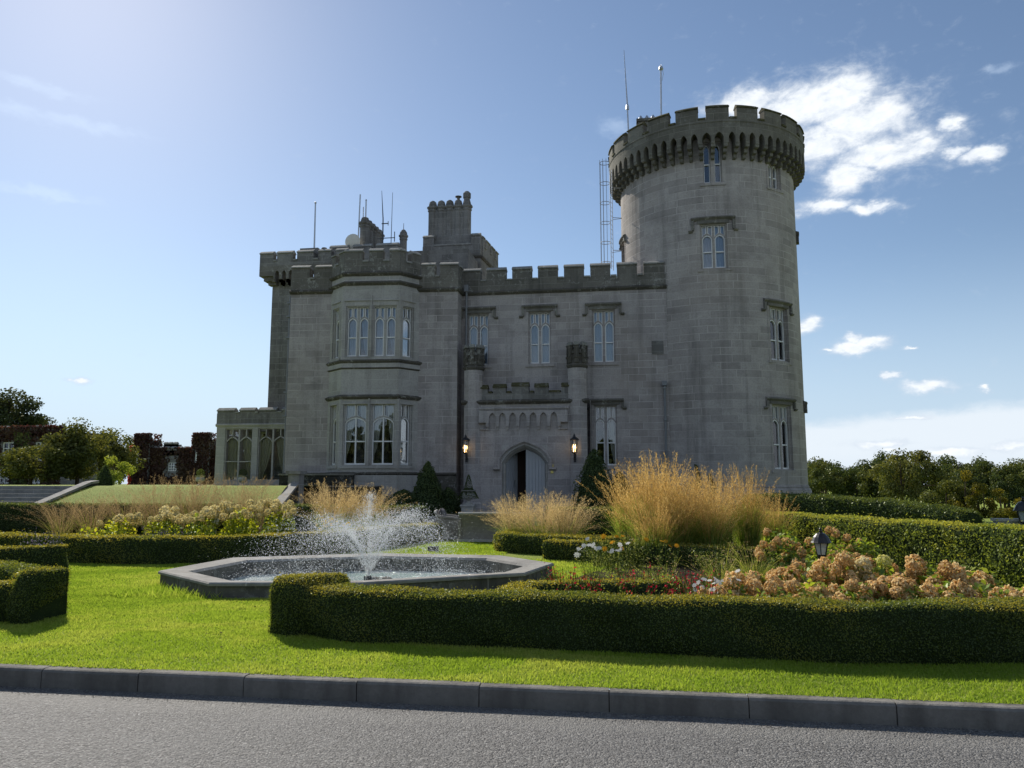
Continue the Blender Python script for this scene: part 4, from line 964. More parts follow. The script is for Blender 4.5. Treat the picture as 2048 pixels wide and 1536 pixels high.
def make_lawn():
    xs = list(np.arange(-60, 12, 2.)) + list(np.arange(12, 60, 4)) + [80, 120, 200, 400]; ys = [5.77, 7, 8.77, 11.77, 14.77] + list(np.arange(17.77, 60, 3.)) + list(range(61, 140, 8)) + [160, 200, 300, 420]
    X, Y = np.meshgrid(np.array(xs, float), np.array(ys, float)); V = np.stack([X.ravel(), Y.ravel(), drop(X, Y).ravel()], 1); nx, ny = len(xs), len(ys); I = np.arange(nx * ny).reshape(ny, nx)
    F = np.stack([I[:-1, :-1].ravel(), I[:-1, 1:].ravel(), I[1:, 1:].ravel(), I[1:, :-1].ravel()], 1); cen = V[F].mean(1)
    F = F[~((cen[:, 0] > -8) & (cen[:, 0] < 0) & (cen[:, 1] > 8.77) & (cen[:, 1] < 14.77))]
    v2, f2 = ring_lawn(); F = np.concatenate([F, np.array(f2) + len(V)]); V = np.concatenate([V, np.array(v2)])
    o = npmesh('lawn', V, F, 'lawn', smooth=True); o['kind'] = 'structure'
make_lawn()
grid('parkland', [-4500, -1500, -400, 0, 400, 1500, 4500], [420.5, 900, 2500, 6000], lambda X, Y: -2.7 + 0 * X, 'lawn')
xw = lambda Y: np.interp(Y, [24.5, 31, 34], [-12.3, -14.2, -14.2])
xl = lambda Y: np.interp(Y, [24.5, 27, 30.5, 30.6], [-22.35, -22.6, -22.9, -22.9])
ys = list(np.arange(24.0, 31.1, .5)) + [33, 36, 40, 45, 60, 100, 200, 400]
Vt = []; nu = 14
for y in ys:
    for i in range(nu): Vt.append((xl(y) + (xw(y) - xl(y)) * i / (nu - 1), y, float(.006 + 1.365 * (sstep(24.2, 30.4, y) * .35 + .65 * np.clip((y - 24.4) / 5.6, 0, 1)))))
I = np.arange(len(Vt)).reshape(len(ys), nu)
o = npmesh('grass_bank', Vt, np.stack([I[:-1, :-1].ravel(), I[:-1, 1:].ravel(), I[1:, 1:].ravel(), I[1:, :-1].ravel()], 1), 'lawn', smooth=True); o['kind'] = 'structure'
grid('terrace_lawn', [-300, -150, -80, -50, -22.4], [30.1, 34, 40, 60, 120, 400], lambda X, Y: 1.368 + 0 * X, 'lawn')
mb = MB(); mb.face([(-12.2, 23.0, .03), (5.0, 23.0, .03), (5, 38.5, .03), (-14.2, 38.5, .03), (-14.2, 31, .03)]); tag(mb.build('forecourt', 'gravel'), kind='structure')
mb = MB(); mb.face([(-80, -60, -.14), (80, -60, -.14), (80, 5.70, -.14), (-80, 5.70, -.14)]); tag(mb.build('road', 'asphalt'), kind='structure')
def bed(name, pts): mb = MB(); mb.face([(x, y, .022) for x, y in pts]); tag(mb.build(name, 'soil'), kind='structure')
bed('flower_bed', [(-.9, 7.4), (3.3, 7.3), (5.6, 9.5), (4.6, 13.2), (2.8, 17.0), (1.6, 13.7), (-.2, 14.4), (-.9, 12.0), (0, 9.4), (-.8, 8.3)])
bed('flower_bed', [(-12, 13.6), (-8.4, 13.4), (-6.4, 15.8), (-5.3, 20.5), (-20, 20.6), (-15, 14.5)])
bed('flower_bed', [(-2.4, 16.8), (-.2, 15.8), (2.6, 14.2), (2.6, 18.5), (2.5, 20.7), (-2.2, 20.8)])
# kerb of single stones
px = [-9.1, -8.2, -7.3, -6.42, -5.58, -4.62, -3.79, -2.92, -2.03, -1.11, -.18, .77, 1.72, 2.62, 3.5, 4.4, 5.3]
mb = MB(); mb.box(-9.1, 5.3, 5.70, 5.775, -.2, -.008); tag(mb.build('kerb_bed', 'soil'), kind='structure')
kz = lambda: rnd.uniform(-.004, .004)
for a, b in zip(px, px[1:]):
    mb = MB(); y0, y1, zt = 5.68 + kz(), 5.785, 0.004 + kz(); e = .0035
    P = lambda u, z, d: (u, d, z)
    # chamfered front edge
    prof = [(y0, -.16), (y0, zt - .022), (y0 + .012, zt - .006), (y0 + .028, zt), (y1, zt), (y1, -.16)]
    for (c, z0), (d, z1) in zip(prof, prof[1:]): mb.face([(a + e, c, z0), (b - e, c, z0), (b - e, d, z1), (a + e, d, z1)])
    for x, rev in ((a + e, 0), (b - e, 1)): q_ = [(x, c, z) for c, z in prof]; mb.face(q_ if rev else q_[::-1])
    tag(mb.build('kerb_stone', 'kerb stone'), 'grey weathered kerb stone in the straight row between road and lawn', 'kerb stone', 'kerb stones along the road')

# ------------------------------------------------------------------ scattering helpers
def unit(a): return a / np.maximum(np.linalg.norm(a, axis=-1, keepdims=True), 1e-9)
def leaves(P, Nn, size, asp=.55, jit=.9, up=None):
    n = len(P); Nn = unit(Nn + jit * rng.normal(size=(n, 3))); t = unit(np.cross(Nn, rng.normal(size=(n, 3)) if up is None else up + .35 * rng.normal(size=(n, 3)))); b = np.cross(Nn, t)
    s = (size * rng.uniform(.7, 1.25, n))[:, None] * .5
    V = np.stack([P - t * s, P + b * s * asp, P + t * s, P - b * s * asp], 1).reshape(-1, 3)
    return V, np.arange(4 * n).reshape(n, 4)
def patch(P, k=1.3, seed=0.):
    """smooth 0..1 variation over positions"""
    x, y, z = P[:, 0] * k + seed, P[:, 1] * k + seed * 1.7, P[:, 2] * k
    return .5 + .17 * (np.sin(x * 1.3 + 1.7 * np.sin(y * .9 + z)) + np.sin(y * 1.7 + 1.3 * np.sin(z * 1.4 + x)) + np.sin(z * 2.1 + x * .7 - y * .5))
def surf_samples(V, F, dens):
    V = np.asarray(V, float); T = np.concatenate([F[:, [0, 1, 2]], F[:, [0, 2, 3]]]); A, B, Cc = V[T[:, 0]], V[T[:, 1]], V[T[:, 2]]
    nrm = np.cross(B - A, Cc - A); ar = np.linalg.norm(nrm, axis=1) / 2; n = int(ar.sum() * dens)
    k = rng.choice(len(T), n, p=ar / ar.sum()); r1, r2 = np.sqrt(rng.random(n)), rng.random(n)
    return A[k] * (1 - r1)[:, None] + B[k] * (r1 * (1 - r2))[:, None] + Cc[k] * (r1 * r2)[:, None], unit(nrm[k])
def hedge(label, path, hts, wds, size, dens, m='box leaf', step=.14, rough=.025, name='hedge', z0=0., stretch=.55, lift=.012):
    path = np.array(path, float); seg_ = np.linalg.norm(np.diff(path, axis=0), axis=1); s = np.concatenate([[0], np.cumsum(seg_)])
    n = max(4, int(s[-1] / step)); S = np.linspace(0, s[-1], n)
    X, Y = np.interp(S, s, path[:, 0]), np.interp(S, s, path[:, 1])
    k = max(1, int(.25 / step)); ker = np.ones(2 * k + 1) / (2 * k + 1)
    X = np.convolve(np.pad(X, k, 'reflect', reflect_type='odd'), ker, 'valid'); Y = np.convolve(np.pad(Y, k, 'reflect', reflect_type='odd'), ker, 'valid')
    H = np.interp(S, s, hts) if hasattr(hts, '__len__') else np.full(n, hts); Wd = np.interp(S, s, wds) if hasattr(wds, '__len__') else np.full(n, wds)
    tx, ty = np.gradient(X), np.gradient(Y); l = np.hypot(tx, ty); nx, ny = ty / l, -tx / l     # to the right of the path
    prof = [(-.94, 0), (-1.02, .25), (-1., .5), (-.98, .75), (-.93, .92), (-.78, .99), (-.4, 1.0), (0, 1.005), (.4, 1.0), (.78, .99), (.93, .92), (.98, .75), (1., .5), (1.02, .25), (.94, 0)]
    V = np.array([[(X[i] + nx[i] * a * Wd[i] / 2, Y[i] + ny[i] * a * Wd[i] / 2, z0 + b * H[i]) for a, b in prof] for i in range(n)])
    for e, sg in ((0, -1), (n - 1, 1)):   # rounded ends
        c = V[e].mean(0); V[e] = c + (V[e] - c) * [.86, .86, 1]; V[e, :, 2] = z0 + (V[e, :, 2] - z0) * .985
    m_ = len(prof); V = V.reshape(-1, 3)
    V += (np.stack([patch(V, 5, q_) for q_ in (1., 5., 9.)], 1) - .5) * rough * 3 * [1, 1, .5]
    V[:, 2] = np.maximum(V[:, 2], z0 - .02)
    I = np.arange(n * m_).reshape(n, m_); F = np.stack([I[:-1, :-1].ravel(), I[:-1, 1:].ravel(), I[1:, 1:].ravel(), I[1:, :-1].ravel()], 1)
    caps = []
    for e, rev in ((0, 0), (n - 1, 1)):
        for j in range(m_ // 2):
            q_ = [I[e, j], I[e, m_ - 1 - j], I[e, m_ - 2 - j], I[e, j + 1]]; caps.append(q_[::-1] if rev else q_)
    F = np.concatenate([F, np.array(caps)]); cen = V.mean(0)
    P, Nn = surf_samples(V, F, dens)
    # normals outwards: compare with the nearest path sample
    j = np.argmin((P[:, None, 0] - X[None]) ** 2 + (P[:, None, 1] - Y[None]) ** 2, axis=1) if len(P) < 30000 else np.concatenate([np.argmin((p[:, None, 0] - X[None]) ** 2 + (p[:, None, 1] - Y[None]) ** 2, axis=1) for p in np.array_split(P, len(P) // 20000 + 1)])
    out = np.stack([P[:, 0] - X[j], P[:, 1] - Y[j], P[:, 2] - z0 - H[j] * .6], 1); Nn *= np.sign((Nn * out).sum(1, keepdims=True) + 1e-9)
    P = P + Nn * (rng.random((len(P), 1)) ** 2 * size * 1.2 + lift - .01)
    stray = rng.random(len(P)) < .025; P[stray] += Nn[stray] * rng.random((stray.sum(), 1)) * size * 2.5
    LV, LF = leaves(P, Nn, np.full(len(P), size), stretch, .75)
    tint = np.clip(.36 * rng.random(len(P)) + .8 * (patch(P, 2.2, 3.) - .5) + .5 * (patch(P, 7., 8.) - .5) + .22 + .45 * (Nn[:, 2] > .6), 0, 1)  # upward-facing leaves tinted yellower: the golden sunlit top is put into the colour
    root = empty(name, (float(X.mean()), float(Y.mean()), z0), 0, label, 'hedge'); off = np.array([X.mean(), Y.mean(), z0])
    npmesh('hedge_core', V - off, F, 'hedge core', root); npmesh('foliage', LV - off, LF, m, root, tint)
    return root

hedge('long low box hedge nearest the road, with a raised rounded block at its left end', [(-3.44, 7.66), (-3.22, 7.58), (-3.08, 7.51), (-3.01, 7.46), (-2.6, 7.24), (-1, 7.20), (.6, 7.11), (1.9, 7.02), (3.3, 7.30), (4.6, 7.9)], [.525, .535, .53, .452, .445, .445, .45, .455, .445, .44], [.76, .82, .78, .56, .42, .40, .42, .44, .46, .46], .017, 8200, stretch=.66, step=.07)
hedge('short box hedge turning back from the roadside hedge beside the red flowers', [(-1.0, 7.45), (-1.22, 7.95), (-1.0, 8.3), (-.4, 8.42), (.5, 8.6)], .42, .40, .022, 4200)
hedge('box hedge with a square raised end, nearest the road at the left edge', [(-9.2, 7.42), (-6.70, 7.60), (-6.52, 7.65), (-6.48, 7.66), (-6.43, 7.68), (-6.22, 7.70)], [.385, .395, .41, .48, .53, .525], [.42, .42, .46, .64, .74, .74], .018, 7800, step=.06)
hedge('flat box hedge running back from the square-ended hedge at the left edge', [(-7.0, 8.35), (-7.4, 8.85), (-8.3, 9.4), (-10, 10.0)], .38, .44, .024, 3600)
hedge('box hedge with a slanting end beside the lawn, second from the road on the left', [(-9.1, 11.55), (-9.7, 11.05), (-10.6, 10.65), (-12.4, 10.25)], [.455, .45, .44, .44], .46, .028, 3000)
hedge('long curved box hedge on the left behind the fountain, in front of the tall flowers', [(-13.4, 14.2), (-11.2, 13.55), (-10.0, 13.25), (-8.5, 13.2), (-7.6, 13.8), (-6.5, 15.4), (-5.75, 17.8), (-5.1, 20.1)], [.45, .46, .47, .48, .46, .45, .44, .42], .5, .030, 2600)
hedge('tall dark yew hedge at the far left, running right below the grass bank', [(-30, 21.2), (-18, 21.25), (-12, 21.4), (-8, 21.4), (-5.75, 21.3)], [.83, .83, .82, .81, .80], .62, .045, 1300, 'yew leaf', .25)
hedge('square-cornered box hedge right of the wicker sofas', [(.1, 15.75), (-1.5, 16.2), (-2.62, 16.72), (-2.75, 17.1), (-2.5, 18.2), (-2.0, 20)], .375, .55, .032, 2300)
hedge('low box hedge between the fountain and the amber grasses', [(-1.62, 15.25), (-.7, 14.92), (1.2, 14.1), (2.5, 13.5)], .36, .5, .030, 2500)
hedge('dark yew hedge behind the right-hand grasses, before the castle forecourt', [(-2.3, 21.4), (.5, 21.3), (3.6, 21.0)], .78, .6, .045, 1300, 'yew leaf', .25)
hedge('sunlit laurel hedge along the right side of the garden', [(2.55, 18.9), (3.25, 17.6), (4.0, 15.8), (4.85, 13.9), (5.75, 12.0), (6.5, 9.6)], .80, .62, .042, 1900, 'laurel leaf', .2, .04)
hedge('high shaded yew hedge to the right of the round tower', [(3.6, 25.0), (5.2, 24.2), (6.9, 22.8), (7.9, 21.6), (8.35, 20.9)], [1.08, 1.10, .98, .84, .70], [1.2, 1.3, 1.3, 1.2, 1.0], .06, 1000, 'yew leaf', .25, .06)

# ------------------------------------------------------------------ lawn blades (near the road, where single blades can be seen)
def inside(P, poly):
    r_ = np.ones(len(P), bool)
    for (ax, ay), (bx, by) in zip(poly, poly[1:] + poly[:1]): r_ &= ((bx - ax) * (P[:, 1] - ay) - (by - ay) * (P[:, 0] - ax)) > 0
    return r_
def blades(regs):
    Ps = []; Hs = []
    for (x0, x1, y0, y1, n, h) in regs:
        p = np.stack([rng.uniform(x0, x1, n), rng.uniform(y0, y1, n)], 1); Ps.append(p); Hs.append(np.full(n, h))
    P = np.concatenate(Ps); Hh = np.concatenate(Hs); k = ~inside(P, FO); P, Hh = P[k], Hh[k]; n = len(P)
    P3 = np.column_stack([P, np.zeros(n)]); pt = patch(P3, 1.1, 2.) ; pf_ = patch(P3, 6., 4.)
    Hh = Hh * rng.uniform(.55, 1.3, n) * (.75 + .5 * pf_); a = rng.uniform(0, 2 * np.pi, n); w = rng.uniform(.0035, .0065, n) * (1 + (P[:, 1] - 6) * .13)
    dx, dy = np.cos(a) * w, np.sin(a) * w; ln = rng.normal(0, .45, (n, 2)) * Hh[:, None]
    z = np.full(n, .0)
    V = np.stack([np.column_stack([P[:, 0] - dx, P[:, 1] - dy, z]), np.column_stack([P[:, 0] + dx, P[:, 1] + dy, z]), np.column_stack([P[:, 0] + ln[:, 0], P[:, 1] + ln[:, 1], Hh])], 1).reshape(-1, 3)
    tint = np.clip(.5 * rng.random(n) + .9 * (pt - .5) + .5 * (pf_ - .5) + .28, 0, 1)
    tint[rng.random(n) < .03] = 1.; cl = patch(P3, 2.3, 11.); tint = np.where(cl > .70, tint * .45, tint); tint = np.where(patch(P3, .55, 7.) > .66, np.minimum(1, tint + .2), tint)
    o = npmesh('lawn_grass', V, np.arange(3 * n).reshape(n, 3), 'lawn blade', None, tint); tag(o, 'short mown sunlit green grass covering the lawn', 'grass', kind='stuff')
blades([(-7.6, 6.2, 5.775, 7.3, 136000, .022), (-9.6, -2.6, 7.2, 9.8, 118000, .024), (-9.2, -5.2, 9.6, 13.2, 50000, .03), (-4.9, -2.6, 13.6, 19, 22000, .034), (-2.2, .6, 12, 15, 12000, .036), (-1.6, -.8, 8.6, 12, 8000, .034), (-12.5, -8, 11.5, 13.2, 14000, .03),
        (-6.9, -5.1, 9.25, 10.6, 1500, .10)])

def litter():
    n = 150; P = np.column_stack([rng.uniform(-8, 3.4, n), rng.uniform(5.85, 12, n) ** 1.0, np.full(n, .022)]); P = P[~inside(P, inset_poly(FO, -.1))]; n = len(P)
    V, F = leaves(P, np.tile([0, 0, 1.], (n, 1)), rng.uniform(.018, .045, n), .6, .35); tag(npmesh('fallen_leaves', V, F, 'autumn leaf', None, rng.random(n)), 'few small fallen leaves scattered on the lawn', 'leaves', kind='stuff')
    n = 4200; d = np.abs(rng.normal(0, .09, n)) + .005; P = np.column_stack([rng.uniform(-6, 3.5, n), 5.675 - d, np.full(n, -.139)]); r_ = rng.uniform(.0025, .007, n)
    O = np.array([(1, 0, 0), (0, 1, 0), (-1, 0, 0), (0, -1, 0), (0, 0, .8)], float); Fo = np.array([(0, 1, 4), (1, 2, 4), (2, 3, 4), (3, 0, 4)])
    V = (P[:, None] + O[None] * r_[:, None, None]).reshape(-1, 3); F = (np.arange(n)[:, None, None] * 5 + Fo[None]).reshape(-1, 3); tag(npmesh('gutter_grit', V, F, 'kerb stone'), 'loose pale grit along the gutter at the kerb', 'grit', kind='stuff')
litter()

# ------------------------------------------------------------------ fountain
fb = empty('fountain', (-4, 11.7, 0), 0, 'low octagonal stone fountain basin on the lawn with water jets', 'fountain')
inset = inset_poly
FOc = [(x + 4, y - 11.7) for x, y in FO]
mb = MB()
rings = [(inset(FOc, .03), -.05), (inset(FOc, .03), .155)]
def skirt(mb, A, za, B, zb, mi=0):
    s = 0
    for i in range(8):
        j = (i + 1) % 8; L = math.dist(A[i], A[j]); mb.face([(*A[i], za), (*A[j], za), (*B[j], zb), (*B[i], zb)], [(s, za), (s + L, za), (s + L, zb + math.dist(A[i], B[i])), (s, zb + math.dist(A[i], B[i]))], mi); s += L
skirt(mb, *rings[0], *rings[1]); mb.build('basin_wall', 'basin side stone', fb)
mb = MB(); a, b, c, d_, e = inset(FOc, .03), FOc, inset(FOc, .02), inset(FOc, .36), inset(FOc, .40)
skirt(mb, a, .155, b, .16); skirt(mb, b, .16, b, .188); skirt(mb, b, .188, c, .205); skirt(mb, c, .205, d_, .185); skirt(mb, d_, .185, e, .15); mb.build('coping', 'basin stone', fb)
mb = MB(); skirt(mb, e, .15, inset(FOc, .42), -.4); mb.build('inner_wall', 'basin side stone', fb)
W = inset(FOc, .41); mb = MB(); mb.face([(*p, -.06) for p in W]); wo = mb.build('water', 'fountain water', fb)
NZ = (-.15, .35)
mb = MB()
for k in range(9):
    c = (NZ[0] + .24 + rnd.uniform(-.14, .14), NZ[1] + rnd.uniform(-.1, .1), -.15); r_ = rnd.uniform(.06, .12)
    mb.lathe([(r_, 0), (r_ * 1.05, r_ * .5), (r_ * .7, r_ * 1.1), (0, r_ * 1.3)], c, 7, a0=rnd.uniform(0, 3))
mb.build('rock', 'basin side stone', fb)
mb = MB(); mb.lathe([(.09, -.3), (.09, -.11), (.05, -.10), (.05, -.02), (.03, 0)], (NZ[0], NZ[1], 0), 10)
for k in range(8): a = k * math.pi / 4; mb.lathe([(.014, -.1), (.012, .0)], (NZ[0] + .07 * math.cos(a), NZ[1] + .07 * math.sin(a), 0), 6)
mb.build('nozzle', 'dark steel', fb)
def spray():
    N0 = np.array([-4 + NZ[0], 11.7 + NZ[1], .02]); G = 9.81; pts = []; rad = []
    def jet(az, vr, vz, n, s0, s1, mean, lo=.0016, hi=.008):
        T = 2 * vz / G + .03; t = T * rng.random(n) ** .8; q_ = t / T
        p = np.column_stack([np.cos(az) * vr * t - .10 * q_ ** 2, np.sin(az) * vr * t, vz * t - .5 * G * t * t]) + rng.normal(size=(n, 3)) * (s0 + s1 * q_ ** 1.6)[:, None] * np.array([1, 1, .8])
        pts.append(p); rad.append(np.clip(rng.lognormal(mean, .42, n), lo, hi))
    for j in range(22):    # fine separate streams that break up as they rise
        jet(2 * math.pi * (j + rng.uniform(-.25, .25)) / 22, rng.uniform(1.25, 2.45), rng.uniform(3.7, 4.5), 1150, .008, .20, -5.6)
    for j in range(26): jet(rng.uniform(0, 6.283), 2.5 * rng.random() ** .55, rng.uniform(3.1, 4.4), 620, .02, .34, -5.9)
    jet(0, .03, 4.95, 1500, .008, .10, -5.6); pts[-1] = pts[-1][(pts[-1][:, 2] > 0)]; rad[-1] = rad[-1][:len(pts[-1])]
    n = 11000; a = rng.uniform(0, 2 * np.pi, n); r_ = rng.normal(1.6, .42, n); p = np.column_stack([r_ * np.cos(a), r_ * np.sin(a), -.07 + rng.exponential(.05, n)]); pts.append(p); rad.append(rng.uniform(.0025, .006, n))
    P = np.concatenate(pts) + N0; rr = np.concatenate(rad); k = (P[:, 2] > -.06); P, rr = P[k], rr[k]; n = len(P)
    O = np.array([(1, 0, 0), (0, 1, 0), (-1, 0, 0), (0, -1, 0), (0, 0, 1.15), (0, 0, -1.15)], float); Fo = np.array([(0, 1, 4), (1, 2, 4), (2, 3, 4), (3, 0, 4), (1, 0, 5), (2, 1, 5), (3, 2, 5), (0, 3, 5)])
    V = (P[:, None] + O[None] * rr[:, None, None]).reshape(-1, 3); F = (np.arange(n)[:, None, None] * 6 + Fo[None]).reshape(-1, 3)
    tag(npmesh('water_spray', V, F, 'water drops', smooth=True), 'sparkling white spray of drops rising from the fountain basin', 'water spray', kind='stuff')
spray()

# ------------------------------------------------------------------ ornamental grasses
def grass_proto(n, h, r0, lean, seed, drift=(0., 0.), plume=30, sp=.028, blades_n=None):
    g = np.random.default_rng(seed); k = 7; s = np.linspace(0, 1, k)
    def stalks(n, h, lean, bw, tipw, vary=(.55, 1.1)):
        a = g.uniform(0, 2 * np.pi, n); rb = r0 * np.sqrt(g.random(n)); L = h * g.uniform(*vary, n); le = np.abs(g.normal(0, lean, n)) + lean * .25
        hx, hy = np.cos(a) * le + drift[0] + g.normal(0, .06, n), np.sin(a) * le + drift[1] + g.normal(0, .06, n)
        base = np.column_stack([np.cos(a) * rb, np.sin(a) * rb, np.zeros(n)])
        hl = np.hypot(hx, hy); X = base[:, None, 0] + hx[:, None] * L[:, None] * (.35 * s + .65 * s ** 2.2)[None]; Y = base[:, None, 1] + hy[:, None] * L[:, None] * (.35 * s + .65 * s ** 2.2)[None]
        Z = L[:, None] * (s[None] - .38 * np.minimum(hl, 1.1)[:, None] * s[None] ** 2.4)
        C_ = np.stack([X, Y, Z], 2); w = (bw + (tipw - bw) * s)[None, :, None]; b = g.uniform(0, 2 * np.pi, n); D = np.column_stack([np.cos(b), np.sin(b), np.zeros(n)])[:, None] * w
        V = np.stack([C_ - D, C_ + D], 2).reshape(n, k * 2, 3); F1 = np.array([(2 * i, 2 * i + 1, 2 * i + 3, 2 * i + 2) for i in range(k - 1)])
        return C_, V.reshape(-1, 3), (np.arange(n)[:, None, None] * k * 2 + F1[None]).reshape(-1, 4)
    C1, V1, F1 = stalks(n, h, lean, .0032, .0016)
    _, V2, F2 = stalks(blades_n or n, h * .60, lean * 1.4, .0065, .001, (.5, 1.2))
    m = plume; t = .60 + .42 * g.random((n, m)) ** .9; idx = np.clip(t * (k - 1), 0, k - 1.001); i0 = idx.astype(int); f = (idx - i0)[..., None]
    ar = np.arange(n)[:, None]; P = C1[ar, i0] * (1 - f) + C1[ar, np.minimum(i0 + 1, k - 1)] * f; T = unit(C1[ar, np.minimum(i0 + 1, k - 1)] - C1[ar, i0])
    sw = .012 + .055 * np.clip(1.08 - t, 0, 1)[..., None]; dirs = g.normal(size=P.shape); P = (P + dirs * sw).reshape(-1, 3); T = unit(T + .4 * unit(dirs)).reshape(-1, 3)
    nn = len(P); side = unit(np.cross(T, g.normal(size=(nn, 3)))); L = (sp * g.uniform(.6, 1.4, nn))[:, None] * .5
    V3 = np.stack([P - T * L, P + side * L * .2, P + T * L, P - side * L * .2], 1).reshape(-1, 3); F3 = np.arange(4 * nn).reshape(nn, 4)
    return (V1, F1, g.random(len(F1)) * .6 + .2), (V2, F2, g.random(len(F2))), (V3, F3, g.random(nn))
def make_grass(mats, *a, **k):
    st, bl, pl = grass_proto(*a, **k); o = empty('ornamental_grass', (0, 0, 0), 0, 'x', 'ornamental grass')
    npmesh('stalks', st[0], st[1], mats[0], o, st[2]); npmesh('leaf_blades', bl[0], bl[1], mats[1], o, bl[2]); npmesh('plumes', pl[0], pl[1], mats[2], o, pl[2]); return o
def place(protos, items, group=None):
    used = set()
    for k, x, y, rz, sc, lab in items:
        p = protos[k]
        if k not in used: used.add(k); o = p; o.location = (x, y, 0); o.rotation_euler.z = rz; o.scale = (sc if isinstance(sc, tuple) else (sc,) * 3); o['label'] = lab
        else: o = dup(p, (x, y, 0), rz, sc, lab)
        if group: o['group'] = group
am = [make_grass(('amber straw', 'green blade', 'amber straw'), [240, 280, 200][i], 1.85, .20, [.20, .26, .17][i], 10 + i, (.05, 0.), 40, .034, 950) for i in range(3)]
AG = 'amber ornamental grasses right of the fountain'
place(am, [(0, .0, 15.9, 0, .95, 'leftmost amber feather grass, leaning toward the castle door'), (1, .35, 15.3, 1, 1.06, 'amber feather grass second from the left, in front of the cone shrub'),
           (2, .68, 16.0, 2, 1.10, 'tall amber feather grass rising highest before the drainpipe'), (0, .85, 14.9, 3, (.85, .85, .84), 'amber feather grass in the front row at the middle of its group'),
           (1, 1.15, 15.7, 4, (.95, .95, .92), 'bushy amber feather grass under the left half of the round tower'), (2, 1.45, 15.0, 5, (.85, .85, .76), 'amber feather grass under the middle of the round tower, front row'),
           (0, 1.68, 16.0, 0.6, (.9, .9, .93), 'amber feather grass under the right half of the round tower, back row'), (2, 2.3, 16.2, 1.7, (.8, .8, .96), 'slim amber feather grass standing apart at the right end of its group'),
           (2, 2.85, 16.6, 2.7, (.75, .75, .70), 'rightmost amber feather grass with loose arching stems'), (0, .45, 14.5, 4.2, (.8, .8, .66), 'short amber feather grass low at the front, beside the white flowers')], AG)
tn = [make_grass(('straw', 'green blade', 'straw'), 260, 1.45, .25, .38, 30 + i, (-.06, 0.), 46, .03, 420) for i in range(2)]
place(tn, [(0, -2.05, 17.6, 0, (.95, .95, .90), 'straw-coloured fountain grass in front of the castle door'), (1, -1.5, 17.3, 2, (.9, .9, .86), 'straw-coloured fountain grass just right of the castle door'),
           (0, -7.75, 19.6, 3, 1.08, 'straw-coloured fountain grass behind the water jet, below the bay window'), (1, -7.0, 19.9, 4, 1.0, 'smaller straw grass right of the one below the bay window'), (0, -2.7, 18.3, 1.2, .85, 'drooping straw grass leaning over the wicker sofas')], 'straw-coloured fountain grasses')
br = [make_grass(('brown straw', 'stalk', 'brown straw'), 170, 1.7, .28, .34, 50 + i, (-.10, 0.), 34, .03, 110) for i in range(2)]
place(br, [(0, -15.2, 20.1, 0, (1.1, 1.1, .72), 'dark brown grass drooping left over the yew hedge'), (1, -14.2, 20.3, 1, (1, 1, .82), 'brown grass in front of the lower stair wall'), (0, -13.2, 20.2, 2, .98, 'hazy brown grass before the left part of the grass bank'),
           (1, -12.5, 20.6, 3, 1.05, 'tall hazy grass before the ivy-covered gatehouse, left tower'), (0, -11.8, 20.2, 4, 1.0, 'hazy brown grass at the middle of the grass bank'), (1, -11.0, 20.6, 5, 1.03, 'tall hazy grass before the gatehouse right tower'),
           (0, -10.3, 20.2, .7, .95, 'rightmost hazy brown grass, before the conservatory corner'), (1, -16.0, 20.0, 1.9, (1., 1, .6), 'lowest brown grass at the left end of its row')], 'hazy brown grasses below the bank')
gg = [make_grass(('stalk', 'stalk', 'straw'), 60, .62, .10, .55, 70, (0, 0), 8, .02, 260)]
place(gg, [(0, .35, 9.6, 0, 1., 'green arching grass tuft behind the red flowers'), (0, 1.15, 10.6, 1, 1.1, 'green grass tuft below the amber grasses, left of the hydrangeas'), (0, 1.7, 11.6, 2, 1.2, 'green grass tuft nearest the garden lamp')], 'green grass tufts')

# ------------------------------------------------------------------ hydrangeas
def head_mesh(nm, m, r, cone, seed, nf=170):
    g = np.random.default_rng(seed); u = g.normal(size=(nf, 3)); u = unit(u); P = u * r * g.uniform(.86, 1.06, (nf, 1)); P *= 1 + .12 * np.sin(u[:, :1] * 7 + seed) * np.sin(u[:, 1:2] * 6)
    P[:, 2] *= cone; P[:, :2] *= (1 - .22 * np.clip(P[:, 2:3] / (r * cone), -1, 1)); Vs = []; Fs = []; T = []
    for _ in range(3):
        n0 = unit(u + .45 * g.normal(size=u.shape)); t = unit(np.cross(n0, g.normal(size=u.shape))); b = np.cross(n0, t); s = r * g.uniform(.15, .25, (nf, 1)); q_ = P + u * r * .05 * g.normal(size=(nf, 1))
        Vs.append(np.stack([q_ - t * s, q_ + b * s * .8, q_ + t * s, q_ - b * s * .8], 1).reshape(-1, 3)); T.append(np.clip(.5 + .28 * P[:, 2] / (r * cone) + .25 * g.normal(size=nf), 0, 1))
    V = np.concatenate(Vs); F = np.arange(len(V)).reshape(-1, 4); o = npmesh(nm, V, F, m, None, np.concatenate(T)); me = o.data; bpy.data.objects.remove(o); return me
HM = {'peach': [head_mesh('flower_head', 'peach petal', .098, c, i) for i, c in enumerate((1.0, 1.15, .9, 1.2, 1.0))], 'cream': [head_mesh('flower_head', 'cream petal', .10, .95, 11)], 'lime': [head_mesh('flower_head', 'lime petal', .105, .85, 13)],
      'tan': [head_mesh('flower_head', 'tan petal', .085, c, 20 + i, 120) for i, c in enumerate((.85, 1., .9))]}
